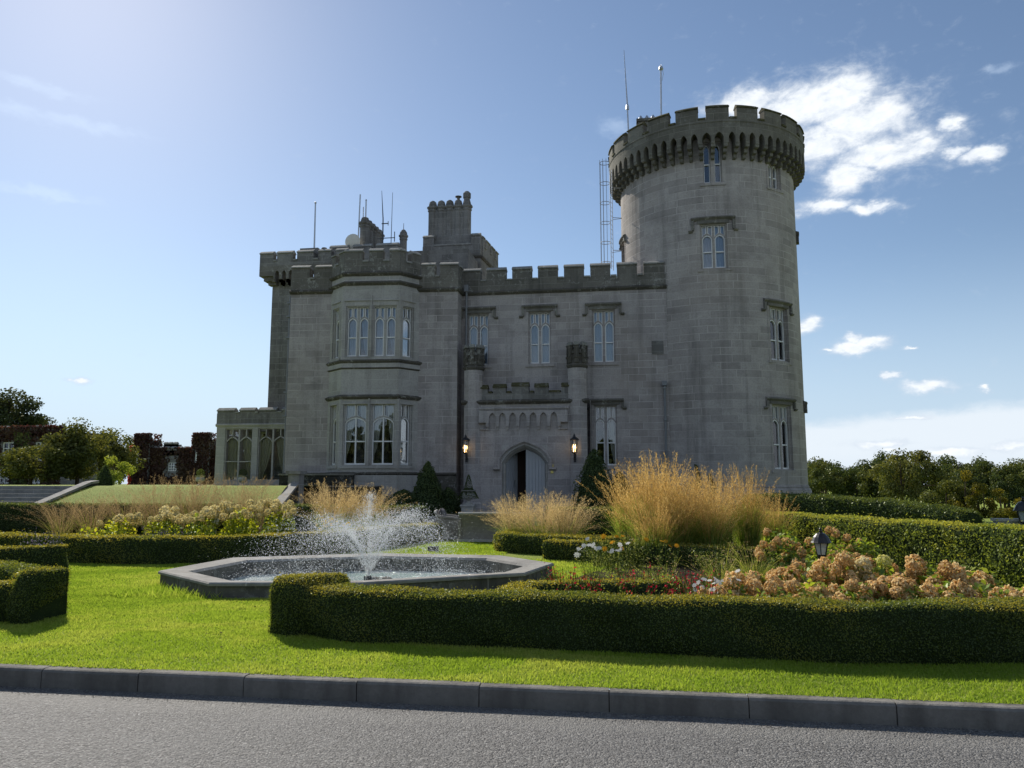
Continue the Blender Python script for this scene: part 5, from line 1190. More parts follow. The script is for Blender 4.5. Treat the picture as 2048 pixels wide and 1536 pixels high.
def hydrangea(x, y, r, h, heads, label, group, kinds=('peach',), leaf_m='hydrangea leaf', nl=420, ls=.085, hz=(.38, 1.), fr=1.0, stems=False, z0=.0):
    o = empty('hydrangea_bush', (x, y, 0), 0, label, 'hydrangea', group)
    u = unit(rng.normal(size=(nl, 3))); u[:, 2] = np.abs(u[:, 2]); rad = rng.uniform(.35, 1.0, (nl, 1)) ** .6; P = u * rad * [r, r, h * .93] + [0, 0, .03]; P[:, 2] = np.maximum(P[:, 2] * 1, .05)
    V, F = leaves(P, u * .4 + [0, 0, .8], np.full(nl, ls), .6, .6); npmesh('foliage', V, F, leaf_m, o, np.clip(.25 + .5 * rng.random(nl) * rad[:, 0] + .25 * P[:, 2] / h, 0, 1))
    mb = MB(); tops = []
    for k in range(heads):
        for _ in range(30):
            a = rnd.uniform(0, 2 * math.pi); rr = r * math.sqrt(rnd.random()) * .98; zz = h * rnd.uniform(*hz) * (math.sqrt(max(.12, 1 - (rr / r) ** 2 * .75)) if not stems else 1)
            p = (rr * math.cos(a), rr * math.sin(a), zz)
            if all(math.dist(p, q_) > (.155 if not stems else .12) * fr for q_ in tops): break
        tops.append(p)
        mb.tube([(p[0] * .3, p[1] * .3, .03), (p[0] * .7, p[1] * .7, p[2] * .6), (p[0], p[1], p[2] - .04)], .006 if not stems else .007, 4)
        hm = rnd.choice(HM[rnd.choice(kinds)]); hd = link(bpy.data.objects.new('flower_head', hm), o); hd.location = p; s = rnd.uniform(.72, 1.15) * fr; hd.scale = (s, s, s * rnd.uniform(.9, 1.1)); hd.rotation_euler = (rnd.uniform(-.5, .5), rnd.uniform(-.5, .5), rnd.uniform(0, 6))
    mb.build('stems', 'stalk', o)
    return o
HG = 'peach hydrangeas in the right-hand bed'
PE = ('peach',)
for x, y, r, h, n, lab, kd in [(.95, 8.05, .30, .50, 8, 'low peach hydrangea at the left end of its bed, beside white flowers', PE), (1.32, 7.95, .32, .50, 10, 'front peach hydrangea second from the left end of the right bed', PE), (1.25, 8.55, .32, .54, 8, 'peach hydrangea behind the second one from the left end', PE),
        (1.72, 8.0, .34, .54, 11, 'front peach hydrangea left of the garden lamp', PE), (1.72, 8.7, .36, .62, 11, 'back peach hydrangea with a cream head, left below the garden lamp', ('peach', 'peach', 'peach', 'cream')), (2.12, 7.95, .34, .54, 11, 'front peach hydrangea straight below the garden lamp', PE),
        (2.16, 8.6, .36, .72, 14, 'back peach hydrangea hiding the foot of the garden lamp', ('peach', 'peach', 'peach', 'peach', 'cream')), (2.52, 8.0, .34, .56, 11, 'front peach hydrangea right of the garden lamp', PE), (2.6, 8.7, .38, .70, 12, 'back peach hydrangea with lime-green heads, right of the garden lamp', ('peach', 'peach', 'peach', 'lime', 'cream')),
        (2.92, 8.0, .34, .56, 11, 'front peach hydrangea in the right half of the bed', PE), (3.02, 8.65, .38, .69, 13, 'back peach hydrangea before the middle of the sunlit hedge', PE), (3.30, 8.05, .34, .56, 10, 'front peach hydrangea second from the right edge', PE), (3.42, 8.65, .36, .66, 11, 'back peach hydrangea nearest the right edge', PE), (3.72, 8.15, .30, .48, 7, 'last small peach hydrangea at the right edge', PE)]:
    hydrangea(x, y, r, h, round(n * 1.8), lab, HG, kd, nl=600, ls=.075, fr=.83)
for x, y, r, h, n, lab in [(2.35, 12.8, .45, .82, 17, 'rust-coloured hydrangea right of the amber grasses'), (2.95, 12.6, .48, .80, 20, 'rust-coloured hydrangea behind the garden lamp'), (2.75, 11.5, .45, .66, 5, 'leafy yellow-green hydrangea with few heads behind the garden lamp'), (3.35, 12.2, .35, .70, 10, 'rust-coloured hydrangea against the sunlit hedge')]:
    hydrangea(x, y, r, h, n, lab, 'rust-coloured hydrangeas behind the lamp', ('peach',), nl=480, fr=.66)
LG = 'tall tan hydrangeas in the left-hand bed'
lxs = [(-10.4, 14.6), (-10.0, 15.6), (-9.5, 14.7), (-9.1, 15.6), (-8.7, 14.8), (-8.3, 15.7), (-8.0, 15.1), (-7.7, 16.3), (-7.35, 15.6)]
lls = ['leftmost tan hydrangea with long stems above the lime foliage', 'tan hydrangea at the back, second from the left end', 'tan hydrangea above the grey lavender', 'tan hydrangea at the back, left of the little garden lantern', 'tan hydrangea right of the little garden lantern, front row',
       'tall tan hydrangea in the back row, before the brown grass', 'tan hydrangea at the middle front of the left bed', 'tan hydrangea in the back row near the yellow flowers', 'rightmost tan hydrangea, beside the yellow flowers']
for i, ((x, y), lab) in enumerate(zip(lxs, lls)):
    hydrangea(x, y, .42, [.82, .9, .86, .95, .9, 1.08, .98, 1.05, .98][i], 10, lab, LG, ('tan',), leaf_m='hydrangea leaf' if i % 3 == 1 else 'lime leaf', nl=620, ls=.095, hz=(.78, 1.0), fr=.95, stems=True)

# ------------------------------------------------------------------ small flowering plants
def disc_mesh(nm, m, r, petals, seed):
    g = np.random.default_rng(seed); mb = []
    for k in range(petals):
        a = 2 * math.pi * k / petals; c, s = math.cos(a), math.sin(a); w = r * 1.9 / petals; mb += [(0, 0, 0), (c * r * .6 - s * w, s * r * .6 + c * w, r * .12), (c * r, s * r, r * .02), (c * r * .6 + s * w, s * r * .6 - c * w, r * .12)]
    o = npmesh(nm, mb, np.arange(len(mb)).reshape(-1, 4), m, None, g.random(petals)); me = o.data; bpy.data.objects.remove(o); return me
FM = {'white': disc_mesh('flower', 'white petal', .046, 8, 1), 'orange': disc_mesh('flower', 'orange petal', .045, 10, 2), 'yellow': disc_mesh('flower', 'yellow petal', .04, 10, 3)}
def plant(kind_name, cat, x, y, r, h, nst, nfl, fkind, label, group=None, leaf_m='herb leaf', ls=.045, dots=None, fs=1.):
    o = empty(kind_name, (x, y, 0), 0, label, cat, group)
    V, F, T = [], [], []; tips = []
    mb = MB()
    for k in range(nst):
        a = rnd.uniform(0, 6.28); rr = r * math.sqrt(rnd.random()); q_ = (rr * math.cos(a), rr * math.sin(a), h * rnd.uniform(.55, 1.0)); b = (q_[0] * .4, q_[1] * .4, 0); tips.append(q_)
        mb.tube([b, (q_[0] * .8, q_[1] * .8, q_[2] * .55), q_], .0035, 3)
    mb.build('stems', 'stalk', o)
    tp = np.array(tips); nl = nst * 14; k = rng.integers(0, nst, nl); t = rng.random((nl, 1)) ** 1.2; P = tp[k] * ([1, 1, 1] * t + [.4, .4, 0] * (1 - t)) + rng.normal(0, .03, (nl, 3)); P[:, 2] = np.abs(P[:, 2]) * .92
    V, F = leaves(P, np.tile([0, 0, .8], (nl, 1)), np.full(nl, ls), .3, .9); npmesh('foliage', V, F, leaf_m, o, rng.random(nl))
    if dots:
        nd = nst * dots[1]; k = rng.integers(0, nst, nd); t = rng.uniform(.72, 1.04, (nd, 1)); P = tp[k] * t + rng.normal(0, .014, (nd, 3)); V, F = leaves(P, rng.normal(size=(nd, 3)), np.full(nd, dots[2]), .6, 1.); npmesh('blossom', V, F, dots[0], o, rng.random(nd))
    for i in range(min(nfl, nst)):
        f = link(bpy.data.objects.new('flower', FM[fkind]), o); f.location = tips[i]; f.rotation_euler = (rnd.uniform(.2, 1.1), rnd.uniform(-.5, .5), rnd.uniform(-.8, .8)); s = rnd.uniform(.8, 1.25) * fs; f.scale = (s, s, s)
    return o
plant('anemone_plant', 'flower', -.62, 12.2, .28, .62, 18, 11, 'white', 'tall white flowers standing before the low hedge near the fountain')
plant('anemone_plant', 'flower', -.2, 12.6, .22, .55, 12, 6, 'white', 'a few white flowers just right of the tall ones near the fountain')
plant('anemone_plant', 'flower', .82, 8.0, .24, .56, 22, 18, 'white', 'white flowers between the red blossoms and the peach hydrangeas', fs=.68)
plant('anemone_plant', 'flower', 1.0, 8.5, .22, .56, 14, 10, 'white', 'white flowers behind the lowest peach hydrangea', fs=.72)
plant('anemone_plant', 'flower', -.72, 7.75, .12, .40, 6, 3, 'white', 'three small white flowers at the corner of the short box hedge')
RG = 'red salvias behind the long box hedge'
for i, (x, y, lab) in enumerate([(-.55, 8.0, 'red-flowered salvia nearest the short box hedge'), (-.2, 8.3, 'red-flowered salvia second from the left'), (-.75, 9.0, 'red-flowered salvia at the back, close to the fountain rim'), (.15, 7.9, 'red-flowered salvia at the front middle'), (.45, 8.4, 'red-flowered salvia behind the front middle one'),
                                 (.55, 7.85, 'red-flowered salvia beside the white flowers'), (.1, 9.0, 'red-flowered salvia at the back under the green grass tuft'), (.75, 9.2, 'red-flowered salvia farthest right')]):
    plant('salvia_plant', 'flower', x, y, .30, .52, 46, 0, None, lab, RG, ls=.04, dots=('red petal', 4, .026))
plant('rudbeckia_plant', 'flower', -.35, 13.2, .25, .62, 16, 6, 'orange', 'orange flowers behind the tall white ones')
plant('rudbeckia_plant', 'flower', .5, 13.0, .3, .62, 18, 5, 'orange', 'orange flowers at the foot of the amber grasses')
plant('rudbeckia_plant', 'flower', -6.72, 16.6, .28, .72, 26, 24, 'yellow', 'dense yellow-orange flowers left of the water jet')
plant('rudbeckia_plant', 'flower', -6.35, 17.4, .28, .58, 20, 9, 'yellow', 'scattered yellow flowers close behind the water jet')
for x, y, h, lab in [(-7.0, 17.8, .78, 'grey-green border plant behind the yellow flowers'), (-6.1, 18.2, .7, 'grey-green border plant behind the water jet'), (-6.6, 19.2, .75, 'wispy border plant under the straw grass'), (.0, 13.7, .72, 'grey-green border plant between white and orange flowers'), (-.5, 14.0, .6, 'green border plant over the low hedge'), (1.3, 12.9, .55, 'green border plant before the amber grasses')]:
    plant('border_plant', 'plant', x, y, .42, h, 60, 0, None, lab, 'border plants in the beds', ls=.05)
for x, y, r, lab in [(-10.75, 14.25, .38, 'bright lime-leaved shrub at the left end of the flower row'), (-10.1, 14.1, .36, 'bright lime-leaved shrub under the leftmost tan hydrangeas'), (-8.35, 14.3, .3, 'bright lime-leaved shrub at the middle of the flower row')]:
    o = empty('lime_shrub', (x, y, 0), 0, lab, 'shrub'); n = 420; u = unit(rng.normal(size=(n, 3))); u[:, 2] = np.abs(u[:, 2]); P = u * [r, r, .68] * rng.uniform(.5, 1, (n, 1)); V, F = leaves(P, u * .5 + [0, 0, .7], np.full(n, .085), .6, .6); npmesh('foliage', V, F, 'lime leaf', o, rng.random(n))
for x, y, h, lab in [(-9.15, 14.05, .62, 'silvery lavender tuft behind the curved hedge'), (-8.75, 14.05, .56, 'smaller silvery lavender tuft right of the other'), (-9.55, 11.5, .72, 'lavender with pale spikes at the left edge, behind the slanting-end hedge')]:
    o = plant('lavender_plant', 'lavender', x, y, .32, h, 90, 0, None, lab, None, 'lavender leaf', .035, ('purple petal', 4, .014))

# ------------------------------------------------------------------ clipped shrubs by the castle
def cone_shrub(name, label, x, y, r, h, z0=0., n=5200, ls=.09, power=1.35, m='yew leaf'):
    o = empty(name, (x, y, z0), 0, label, 'shrub'); z = rng.random(n) ** 1.35; a = rng.uniform(0, 2 * np.pi, n); prof = (1 - z ** (power + .35)) ** .8 * (.82 + .18 * np.minimum(1, z * 7)); rr = r * prof * (.80 + .40 * patch(np.column_stack([np.cos(a) * 2, np.sin(a) * 2, z * 5]), 1.8, x)) * (.85 + .17 * rng.random(n) ** .5)
    P = np.column_stack([rr * np.cos(a) + .10 * np.sin(z * 7 + x) * (name == 'climbing_shrub'), rr * np.sin(a), z * h + .02]) + rng.normal(0, .028, (n, 3)) * [1, 1, .6]; P[:, 2] = np.maximum(P[:, 2], .02); Nn = np.column_stack([np.cos(a), np.sin(a), np.full(n, .45)]); V, F = leaves(P, Nn, np.full(n, ls), .5, .7); npmesh('foliage', V, F, m, o, np.clip(rng.random(n) * .6 + .6 * (patch(P, 3, 1.) - .4), 0, 1))
    mb = MB(); mb.lathe([(r * .78, .0), (r * .8, h * .12)] + [(r * .84 * (1 - t ** (power + .35)) ** .8, h * t * .96) for t in (.2, .35, .5, .65, .8, .92, 1.)], (0, 0, 0), 14, cap=False); mb.build('shrub_core', 'hedge core', o); return o
cone_shrub('cone_shrub', 'dark cone-shaped evergreen left of the castle door', -9.1, 34.2, .80, 2.42)
cone_shrub('cone_shrub', 'broad dark cone-shaped evergreen right of the castle door', -1.58, 34.4, 1.0, 2.95, power=1.5)
cone_shrub('low_shrub', 'low dark shrub between the left cone shrub and the porch', -8.35, 35.0, .65, 1.25, power=2.2, n=2600)
cone_shrub('low_shrub', 'low dark shrub under the bay window', -10.4, 34.8, 1.0, 1.15, power=2.6, n=3400)
cone_shrub('low_shrub', 'dark shrub under the tall ground-floor window right of the porch', -.5, 35.6, .75, 1.95, power=2.0, n=2600)
cone_shrub('climbing_shrub', 'thin dark climber on the foot of the round tower, left stem', 3.1, 37.42, .20, 2.35, power=.8, n=700)
cone_shrub('climbing_shrub', 'thin dark climber on the foot of the round tower, shorter right stem', 3.75, 37.22, .17, 1.9, power=.8, n=500)
cone_shrub('cone_shrub', 'small clipped cone shrub on the terrace above the stair wall', -24.7, 33.5, .42, .95, 1.37, 1500, .06, 1.6)

# ------------------------------------------------------------------ urns, sofas, lamps and garden walls
def urn(x, y, z, label, s=1., topiary='cone', base=True):
    o = empty('garden_urn', (x, y, z), 0, label, 'urn', None); o.scale = (s, s, s); b = .5 if base else .0
    if base:
        mb = MB(); mb.box(-.34, .34, -.34, .34, 0, .12); mb.box(-.27, .27, -.27, .27, .121, .42); mb.box(-.32, .32, -.32, .32, .421, .5); mb.build('pedestal', 'urn stone', o)
    mb = MB(); mb.lathe([(.20, 0), (.20, .05), (.09, .10), (.08, .17), (.14, .22), (.27, .30), (.30, .42), (.27, .50), (.25, .56), (.33, .62), (.35, .65), (.28, .65), (.25, .58)], (0, 0, b), 18, cap=False); mb.build('urn_bowl', 'urn stone', o, True)
    n = 900; a = rng.uniform(0, 6.28, n); z_ = rng.random(n)
    if topiary == 'cone': rr = .20 * (1 - z_) ** .7 + .01; P = np.column_stack([rr * np.cos(a), rr * np.sin(a), b + .62 + z_ * .72])
    else: u = unit(rng.normal(size=(n, 3))); P = u * .25 + [0, 0, b + .84]
    V, F = leaves(P, P * [1, 1, 0] + [0, 0, .1], np.full(n, .05), .5, .8); npmesh('foliage', V, F, 'yew leaf', o, rng.random(n))
    if topiary == 'cone':
        n = 1000; a = rng.uniform(0, 6.28, n); t = rng.random(n); P = np.column_stack([np.cos(a) * (.12 + .34 * t), np.sin(a) * (.2 + .2 * t), b + .72 - .45 * t ** 1.6]); V, F = leaves(P, np.tile([0, 0, .6], (n, 1)), np.full(n, .07), .5, .9); npmesh('trailing_plant', V, F, 'yew leaf', o, rng.random(n))
    return o
urn(-7.25, 34.4, .03, 'stone urn on a pedestal with cone and trailing plants by the castle door')
urn(-20.4, 38.6, 1.37, 'pale urn with a clipped ball before the conservatory window', .8, 'ball', False)
urn(-22.6, 38.2, 1.37, 'pale urn with a clipped ball at the conservatory corner', .8, 'ball', False)
def sofa(x, y, rz, w, label, cush):
    o = empty('wicker_sofa', (x, y, 0), rz, label, 'sofa')
    def panel(prof_pts, t, m_=None):
        return prof_pts
    mb = MB(); L = w / 2; n = 8   # concave flared back, seen from behind
    def bk(zf): return -.34 - .10 * (zf ** 2) + .06 * math.sin(zf * 3.1)
    for i in range(n):
        z0, z1 = .08 + .62 * i / n, .08 + .62 * (i + 1) / n; a, b = bk(i / n), bk((i + 1) / n); e0, e1 = L - .04 + .05 * (i / n) ** 2, L - .04 + .05 * ((i + 1) / n) ** 2
        mb.face([(e0, a, z0), (-e0, a, z0), (-e1, b, z1), (e1, b, z1)], [(e0, z0), (-e0, z0), (-e1, z1), (e1, z1)]); mb.face([(-e0, a + .06, z0), (e0, a + .06, z0), (e1, b + .06, z1), (-e1, b + .06, z1)])
        for s_ in (-1, 1): mb.face([(s_ * e0, a, z0), (s_ * e0, a + .06, z0), (s_ * e1, b + .06, z1), (s_ * e1, b, z1)])
    mb.build('backrest', 'weathered wood', o)
    mb = MB(); mb.tube([(-L - .03, bk(1) + .03, .71), (0, bk(1) + .03, .72), (L + .03, bk(1) + .03, .71)], .035, 8); mb.build('top_rail', 'urn stone', o)
    for s_ in (-1, 1):
        mb = MB(); mb.box(s_ * L - .04, s_ * L + .04, -.36, .36, .08, .52); mb.tube([(s_ * L, -.38, .60), (s_ * L, .1, .55), (s_ * L, .38, .50)], .045, 8); mb.build('armrest', 'weathered wood', o)
    mb = MB(); mb.box(-L + .045, L - .045, -.30, .36, .10, .32); mb.build('seat', 'weathered wood', o)
    mb = MB(); mb.box(-L - .06, L + .06, -.44, .42, .02, .078); mb.build('base_rail', 'urn stone', o)
    for s_ in (-1, 1):
        for yy in (-.36, .34):
            mb = MB(); mb.box(s_ * L - .04, s_ * L + .04, yy - .04, yy + .04, .0, .019); mb.build('leg', 'weathered wood', o)
    for cx in cush:
        mb = MB(); mb.lathe([(0, 0), (.05, .0), (.06, .04)], (0, 0, 0), 8); 
        V = []; 
        mb = MB(); N_ = 10
        def cp(i, j, s_): u, v = -1 + 2 * i / N_, -1 + 2 * j / N_; e = (1 - abs(u) ** 3) * (1 - abs(v) ** 3); sq = 1 - .12 * (u * u * v * v); return (cx + .24 * u * sq, -.16 - .05 * (v + 1) + s_ * (.015 + .085 * max(e, 0) ** .6), .56 + .24 * v * sq)
        for i in range(N_):
            for j in range(N_):
                for s_ in (-1, 1): q_ = [cp(i, j, s_), cp(i + 1, j, s_), cp(i + 1, j + 1, s_), cp(i, j + 1, s_)]; mb.face(q_ if s_ < 0 else q_[::-1])
        mb.build('cushion', 'cushion fabric', o, True)
    mb = MB(); mb.box(-L + .06, L - .06, -.28, .34, .321, .42); mb.build('seat_cushion', 'cushion fabric', o)
sofa(-3.45, 19.6, 0, 1.65, 'wicker garden sofa with its back to the fountain', [])
sofa(-4.85, 20.7, R(-78), 1.3, 'wicker garden sofa with two grey cushions, left of the other sofa', [-.28, .3])
def bollard_lamp(x, y, h, label, body='black paint', s=1., z0=0.):
    o = empty('garden_lamp', (x, y, z0), 0, label, 'lamp'); g = h - .50 * s
    mb = MB(); mb.lathe([(.10 * s, 0), (.10 * s, .06), (.045 * s, .1), (.04 * s, g - .06), (.085 * s, g - .02), (.09 * s, g)], (0, 0, 0), 10); mb.build('post', body, o)
    mb = MB()
    for k in range(6): a = k * math.pi / 3 + .2; mb.tube([(.085 * s * math.cos(a), .085 * s * math.sin(a), g), (.135 * s * math.cos(a), .135 * s * math.sin(a), g + .22 * s)], .009 * s, 4)
    mb.lathe([(.15 * s, .215 * s), (.19 * s, .225 * s), (.175 * s, .25 * s), (.14 * s, .33 * s), (.085 * s, .395 * s), (.05 * s, .41 * s), (.03 * s, .42 * s), (.035 * s, .445 * s), (.012 * s, .46 * s), (.028 * s, .48 * s), (0, .51 * s)], (0, 0, g), 12); mb.build('lamp_head', body, o)
    mb = MB(); mb.lathe([(.082 * s, .0), (.13 * s, .215 * s)], (0, 0, g), 6, cap=False, a0=.2); mb.build('lamp_glass', 'frosted glass', o); return o
bollard_lamp(2.22, 9.75, .93, 'black garden lamp with a domed cap among the peach hydrangeas', 'black paint', .62)
bollard_lamp(-9.0, 15.9, .98, 'small pale garden lantern among the tan hydrangeas', 'galvanised steel', .8)
bollard_lamp(11.9, 26, 3.0, 'black lamp with clear panes on the low wall at the right edge', 'black paint', 1.5, -1.95)
w_ = empty('low_wall', (12.6, 26, -.2), 0, 'pale low wall at the right edge below the far trees', 'wall')
mb = MB(); mb.box(-1.35, 5, .2, .6, -1.6, .50); mb.build('wall_body', 'pale stone', w_)
mb = MB(); mb.box(-1.40, 5, .15, .65, .501, .58); mb.build('coping', 'urn stone', w_)
mb = MB(); mb.box(-.11, .11, -.06, .06, .0, .10); mb.box(-.10, .10, -.062, -.058, .01, .09); o = mb.build('floodlight', 'black paint'); o.location = (-4.22, 16.4, .02); tag(o, 'small black floodlight box on the lawn behind the fountain', 'floodlight')
def wing(label, pts, w, m='basin stone', pier=None):
    """sloping garden wall with a coping; pts (x, y, z_top)"""
    o = empty('stair_wall', pts[0], 0, label, 'wall'); p0 = Vector(pts[0]); mb = MB(); cp_ = MB()
    for a, b in zip(pts, pts[1:]):
        A, B = Vector(a), Vector(b); d = Vector((B.x - A.x, B.y - A.y, 0)).normalized(); n_ = Vector((-d.y, d.x, 0)) * w / 2
        def prism(m_, lo, hi, k):
            q_ = lambda P, s_, z: tuple(P + n_ * s_ * k - p0 + Vector((0, 0, z)))
            bot = lambda P: -P.z - .2 if lo is None else lo
            c = [q_(A, -1, bot(A)), q_(A, 1, bot(A)), q_(A, 1, hi), q_(A, -1, hi)]; e = [q_(B, -1, bot(B)), q_(B, 1, bot(B)), q_(B, 1, hi), q_(B, -1, hi)]
            for i in range(4): j = (i + 1) % 4; m_.face([c[i], c[j], e[j], e[i]])
            m_.face(c); m_.face(e)
        prism(mb, None, -.001, 1.); prism(cp_, 0, .10, 1.2)
    mb.build('wall_body', 'old wall stone', o); cp_.build('coping', m, o)
    if pier:
        m2 = MB(); x, y, z0, z1 = pier; m2.box(x - p0.x - .25, x - p0.x + .25, y - p0.y - .25, y - p0.y + .25, z0 - p0.z, z1 - p0.z); m2.box(x - p0.x - .33, x - p0.x + .33, y - p0.y - .33, y - p0.y + .33, z1 - p0.z + .001, z1 - p0.z + .14); m2.build('pier', m, o)
wing('sloping stone wall capping the right end of the grass bank', [(-14.1, 31.2, 1.42), (-12.15, 24.6, .18)], .30, pier=(-14.15, 31.4, 0, 1.86))
wing('sloping stone wall beside the left garden stairs', [(-22.95, 30.5, 1.50), (-22.85, 29.9, 1.44), (-22.6, 27.0, .66), (-22.3, 24.6, .10)], .30)
sw = empty('garden_stairs', (-27.7, 27.4, 0), 0, 'wide grey stone stairs at the left edge, up to the terrace', 'stairs')
for k in range(9):
    mb = MB(); mb.box(-5, 4.6, -1.2 + .42 * k, 2.6, .152 * k + .002, .152 * (k + 1)); mb.build('step', 'step stone', sw)
rw = empty('retaining_wall', (-15, 34.8, 0), 0, 'dark mossy retaining wall at the foot of the bay block', 'wall')
mb = MB(); mb.box(-1.75, 1.9, .45, 1.0, 0, 1.86); mb.box(-2, 3.4, -.25, .449, 0, 1.30); mb.build('wall_body', 'old wall stone', rw)
mb = MB(); mb.box(-1.8, 1.95, .4, 1.05, 1.861, 1.94); mb.box(-2, 3.45, -.3, .398, 1.301, 1.37); mb.build('coping', 'parapet stone', rw)
# ------------------------------------------------------------------ trees
def tree_proto(h, cr, ch, n, ls, m, seed, trunk_r=.22, blobs=14, flat_=.8, open_=.0, cz=None, conic=0.):
    """crown of leaf clumps round a branching trunk; returns an Empty"""
    g = np.random.default_rng(seed); o = empty('tree', (0, 0, 0), 0, 'x', 'tree'); zc = cz or h - ch * .5
    mb = MB(); mb.tube([(0, 0, -.3), (.05, 0, h * .2), (-.05, .05, zc), (0, 0, h * .9)], [trunk_r, trunk_r * .8, trunk_r * .5, trunk_r * .12], 7)
    U = unit(g.normal(size=(blobs, 3))); cs = U * g.uniform(.45, .95, (blobs, 1)) * [cr, cr, ch * .5]; cs[:, :2] *= (1 - conic * (cs[:, 2:3] / ch + .5)); cs[:, 2] += zc
    for k in range(min(blobs, 9)):
        z0 = h * g.uniform(.18, .5); mb.tube([(0, 0, z0), tuple(cs[k] * [.5, .5, 1] * .6 + np.array([0, 0, z0 * .4])), tuple(cs[k])], [trunk_r * .45, trunk_r * .25, trunk_r * .06], 5)
    mb.build('trunk', 'bark', o)
    br = g.uniform(.28, .46, blobs) * cr * (1 - .35 * conic); k = g.integers(0, blobs, n); u = unit(g.normal(size=(n, 3))); rad = g.random((n, 1)) ** .42 * (1 + open_ * g.normal(size=(n, 1)) * .3)
    P = cs[k] + u * rad * br[k][:, None] * [1, 1, flat_]; P[:, 2] = np.maximum(P[:, 2], .3)
    global rng; sv = rng; rng = g; V, F = leaves(P, u + [0, 0, .3], np.full(n, ls), .62, .8); rng = sv
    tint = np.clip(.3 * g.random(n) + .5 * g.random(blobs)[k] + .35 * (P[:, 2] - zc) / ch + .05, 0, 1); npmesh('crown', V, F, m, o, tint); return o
def trees(name, protos, items, group=None):
    used = set()
    for k, x, y, z, rz, sc, lab in items:
        p = protos[k]
        if k not in used: used.add(k); o = p; o.rotation_euler.z = rz; o.scale = sc if isinstance(sc, tuple) else (sc,) * 3; o['label'] = lab
        else: o = dup(p, None, rz, sc, lab)
        o.location = (x, y, z); o.name = name
        if group: o['group'] = group
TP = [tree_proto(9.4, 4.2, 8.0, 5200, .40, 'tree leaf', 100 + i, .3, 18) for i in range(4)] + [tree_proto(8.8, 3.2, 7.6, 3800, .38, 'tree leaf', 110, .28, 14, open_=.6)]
OT = [tree_proto(5, 2.6, 4.4, 6500, .22, 'olive leaf', 120 + i, .16, 20) for i in range(2)]
YT = [tree_proto(5.0, 1.9, 4.4, 2200, .26, 'autumn leaf', 130 + i, .14, 10) for i in range(2)]
PN = [tree_proto(13.5, 4.0, 10.5, 13000, .36, 'pine leaf', 140, .35, 42, .62, .2)]
def azx(px, Y): a = R(-8.7) + math.atan((px - 1024) / 1539 / 1.0); return math.tan(a) * Y
DW = 'dark trees of the wood on the right'
dl_ = 'dark green tree in the long wood on the right horizon'
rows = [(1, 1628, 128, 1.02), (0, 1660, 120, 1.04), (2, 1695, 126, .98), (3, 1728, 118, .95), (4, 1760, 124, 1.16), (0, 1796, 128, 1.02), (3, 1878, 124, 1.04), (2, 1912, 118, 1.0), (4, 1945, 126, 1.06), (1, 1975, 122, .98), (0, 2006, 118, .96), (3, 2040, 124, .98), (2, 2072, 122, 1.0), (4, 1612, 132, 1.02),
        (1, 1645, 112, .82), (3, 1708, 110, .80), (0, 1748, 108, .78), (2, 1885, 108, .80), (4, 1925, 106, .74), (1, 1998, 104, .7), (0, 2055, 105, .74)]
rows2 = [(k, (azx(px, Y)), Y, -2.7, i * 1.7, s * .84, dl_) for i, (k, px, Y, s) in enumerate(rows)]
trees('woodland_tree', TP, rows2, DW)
o = dup(TP[1], (azx(1828, 100), 100, -2.7), 2.2, (1.0, 1.0, .90), 'round-headed tree rising in front of the wood, with a browned crown'); o.name = 'round_tree'
for ch in o.children:
    if ch.name.startswith('crown'): ch.data = ch.data.copy(); ch.data.materials.clear(); ch.data.materials.append(MATS['olive leaf'])
if 'group' in o: del o['group']
o = dup(TP[0], (azx(1797, 94), 94, -2.7), .4, (.62, .62, .80), 'narrow brownish tree at the left foot of the round-headed tree'); o.name = 'round_tree'
for ch in o.children:
    if ch.name.startswith('crown'): ch.data = ch.data.copy(); ch.data.materials.clear(); ch.data.materials.append(MATS['olive leaf'])
if 'group' in o: del o['group']
trees('autumn_tree', YT, [(0, azx(1922, 74), 74, -2.5, 0, (.75, .75, .98), 'golden slender tree in the middle of the small trees below the wood'), (1, azx(1958, 74), 74, -2.5, 1, (.72, .72, .78), 'golden tree second from the right below the wood'), (0, azx(1990, 72), 72, -2.5, 2, (.8, .8, .68), 'browned small tree right of the golden ones, above the yew hedge'),
                          (1, azx(2040, 66), 66, -2.5, 3, (.8, .8, .60), 'yellowing small tree behind the lamp at the right edge')], 'small autumn trees below the wood')
trees('small_tree', OT, [(0, azx(1885, 76), 76, -2.5, 0, (.95, .95, .88), 'pale green spreading tree left of the golden slender one'), (1, azx(160, 56), 56, 1.0, 1, (1.1, 1.1, 1.02), 'tallest bushy olive-green tree before the ivy house on the left'), (0, azx(105, 54), 54, 1.0, 2, (1.15, 1.15, .9), 'broad olive-green tree covering the corner of the ivy house'),
                         (1, azx(205, 60), 60, 1.1, 3, (1.15, 1.15, .92), 'olive-green tree right of the tallest bushy one'), (0, azx(70, 56), 56, 1.1, 4, (1., 1., .7), 'low olive-green bush at the foot of the ivy house')], None)
lo = tree_proto(2.6, 1.5, 2.3, 1700, .16, 'laurel leaf', 150, .08, 9); trees('small_tree', [lo], [(0, azx(232, 48), 48, 1.2, 0, .85, 'light green bush left of the ivy-covered gatehouse')])
gt = [tree_proto(9, 3.9, 7.4, 4600, .34, 'olive leaf', 160 + i, .28, 18, open_=.3) for i in range(2)]
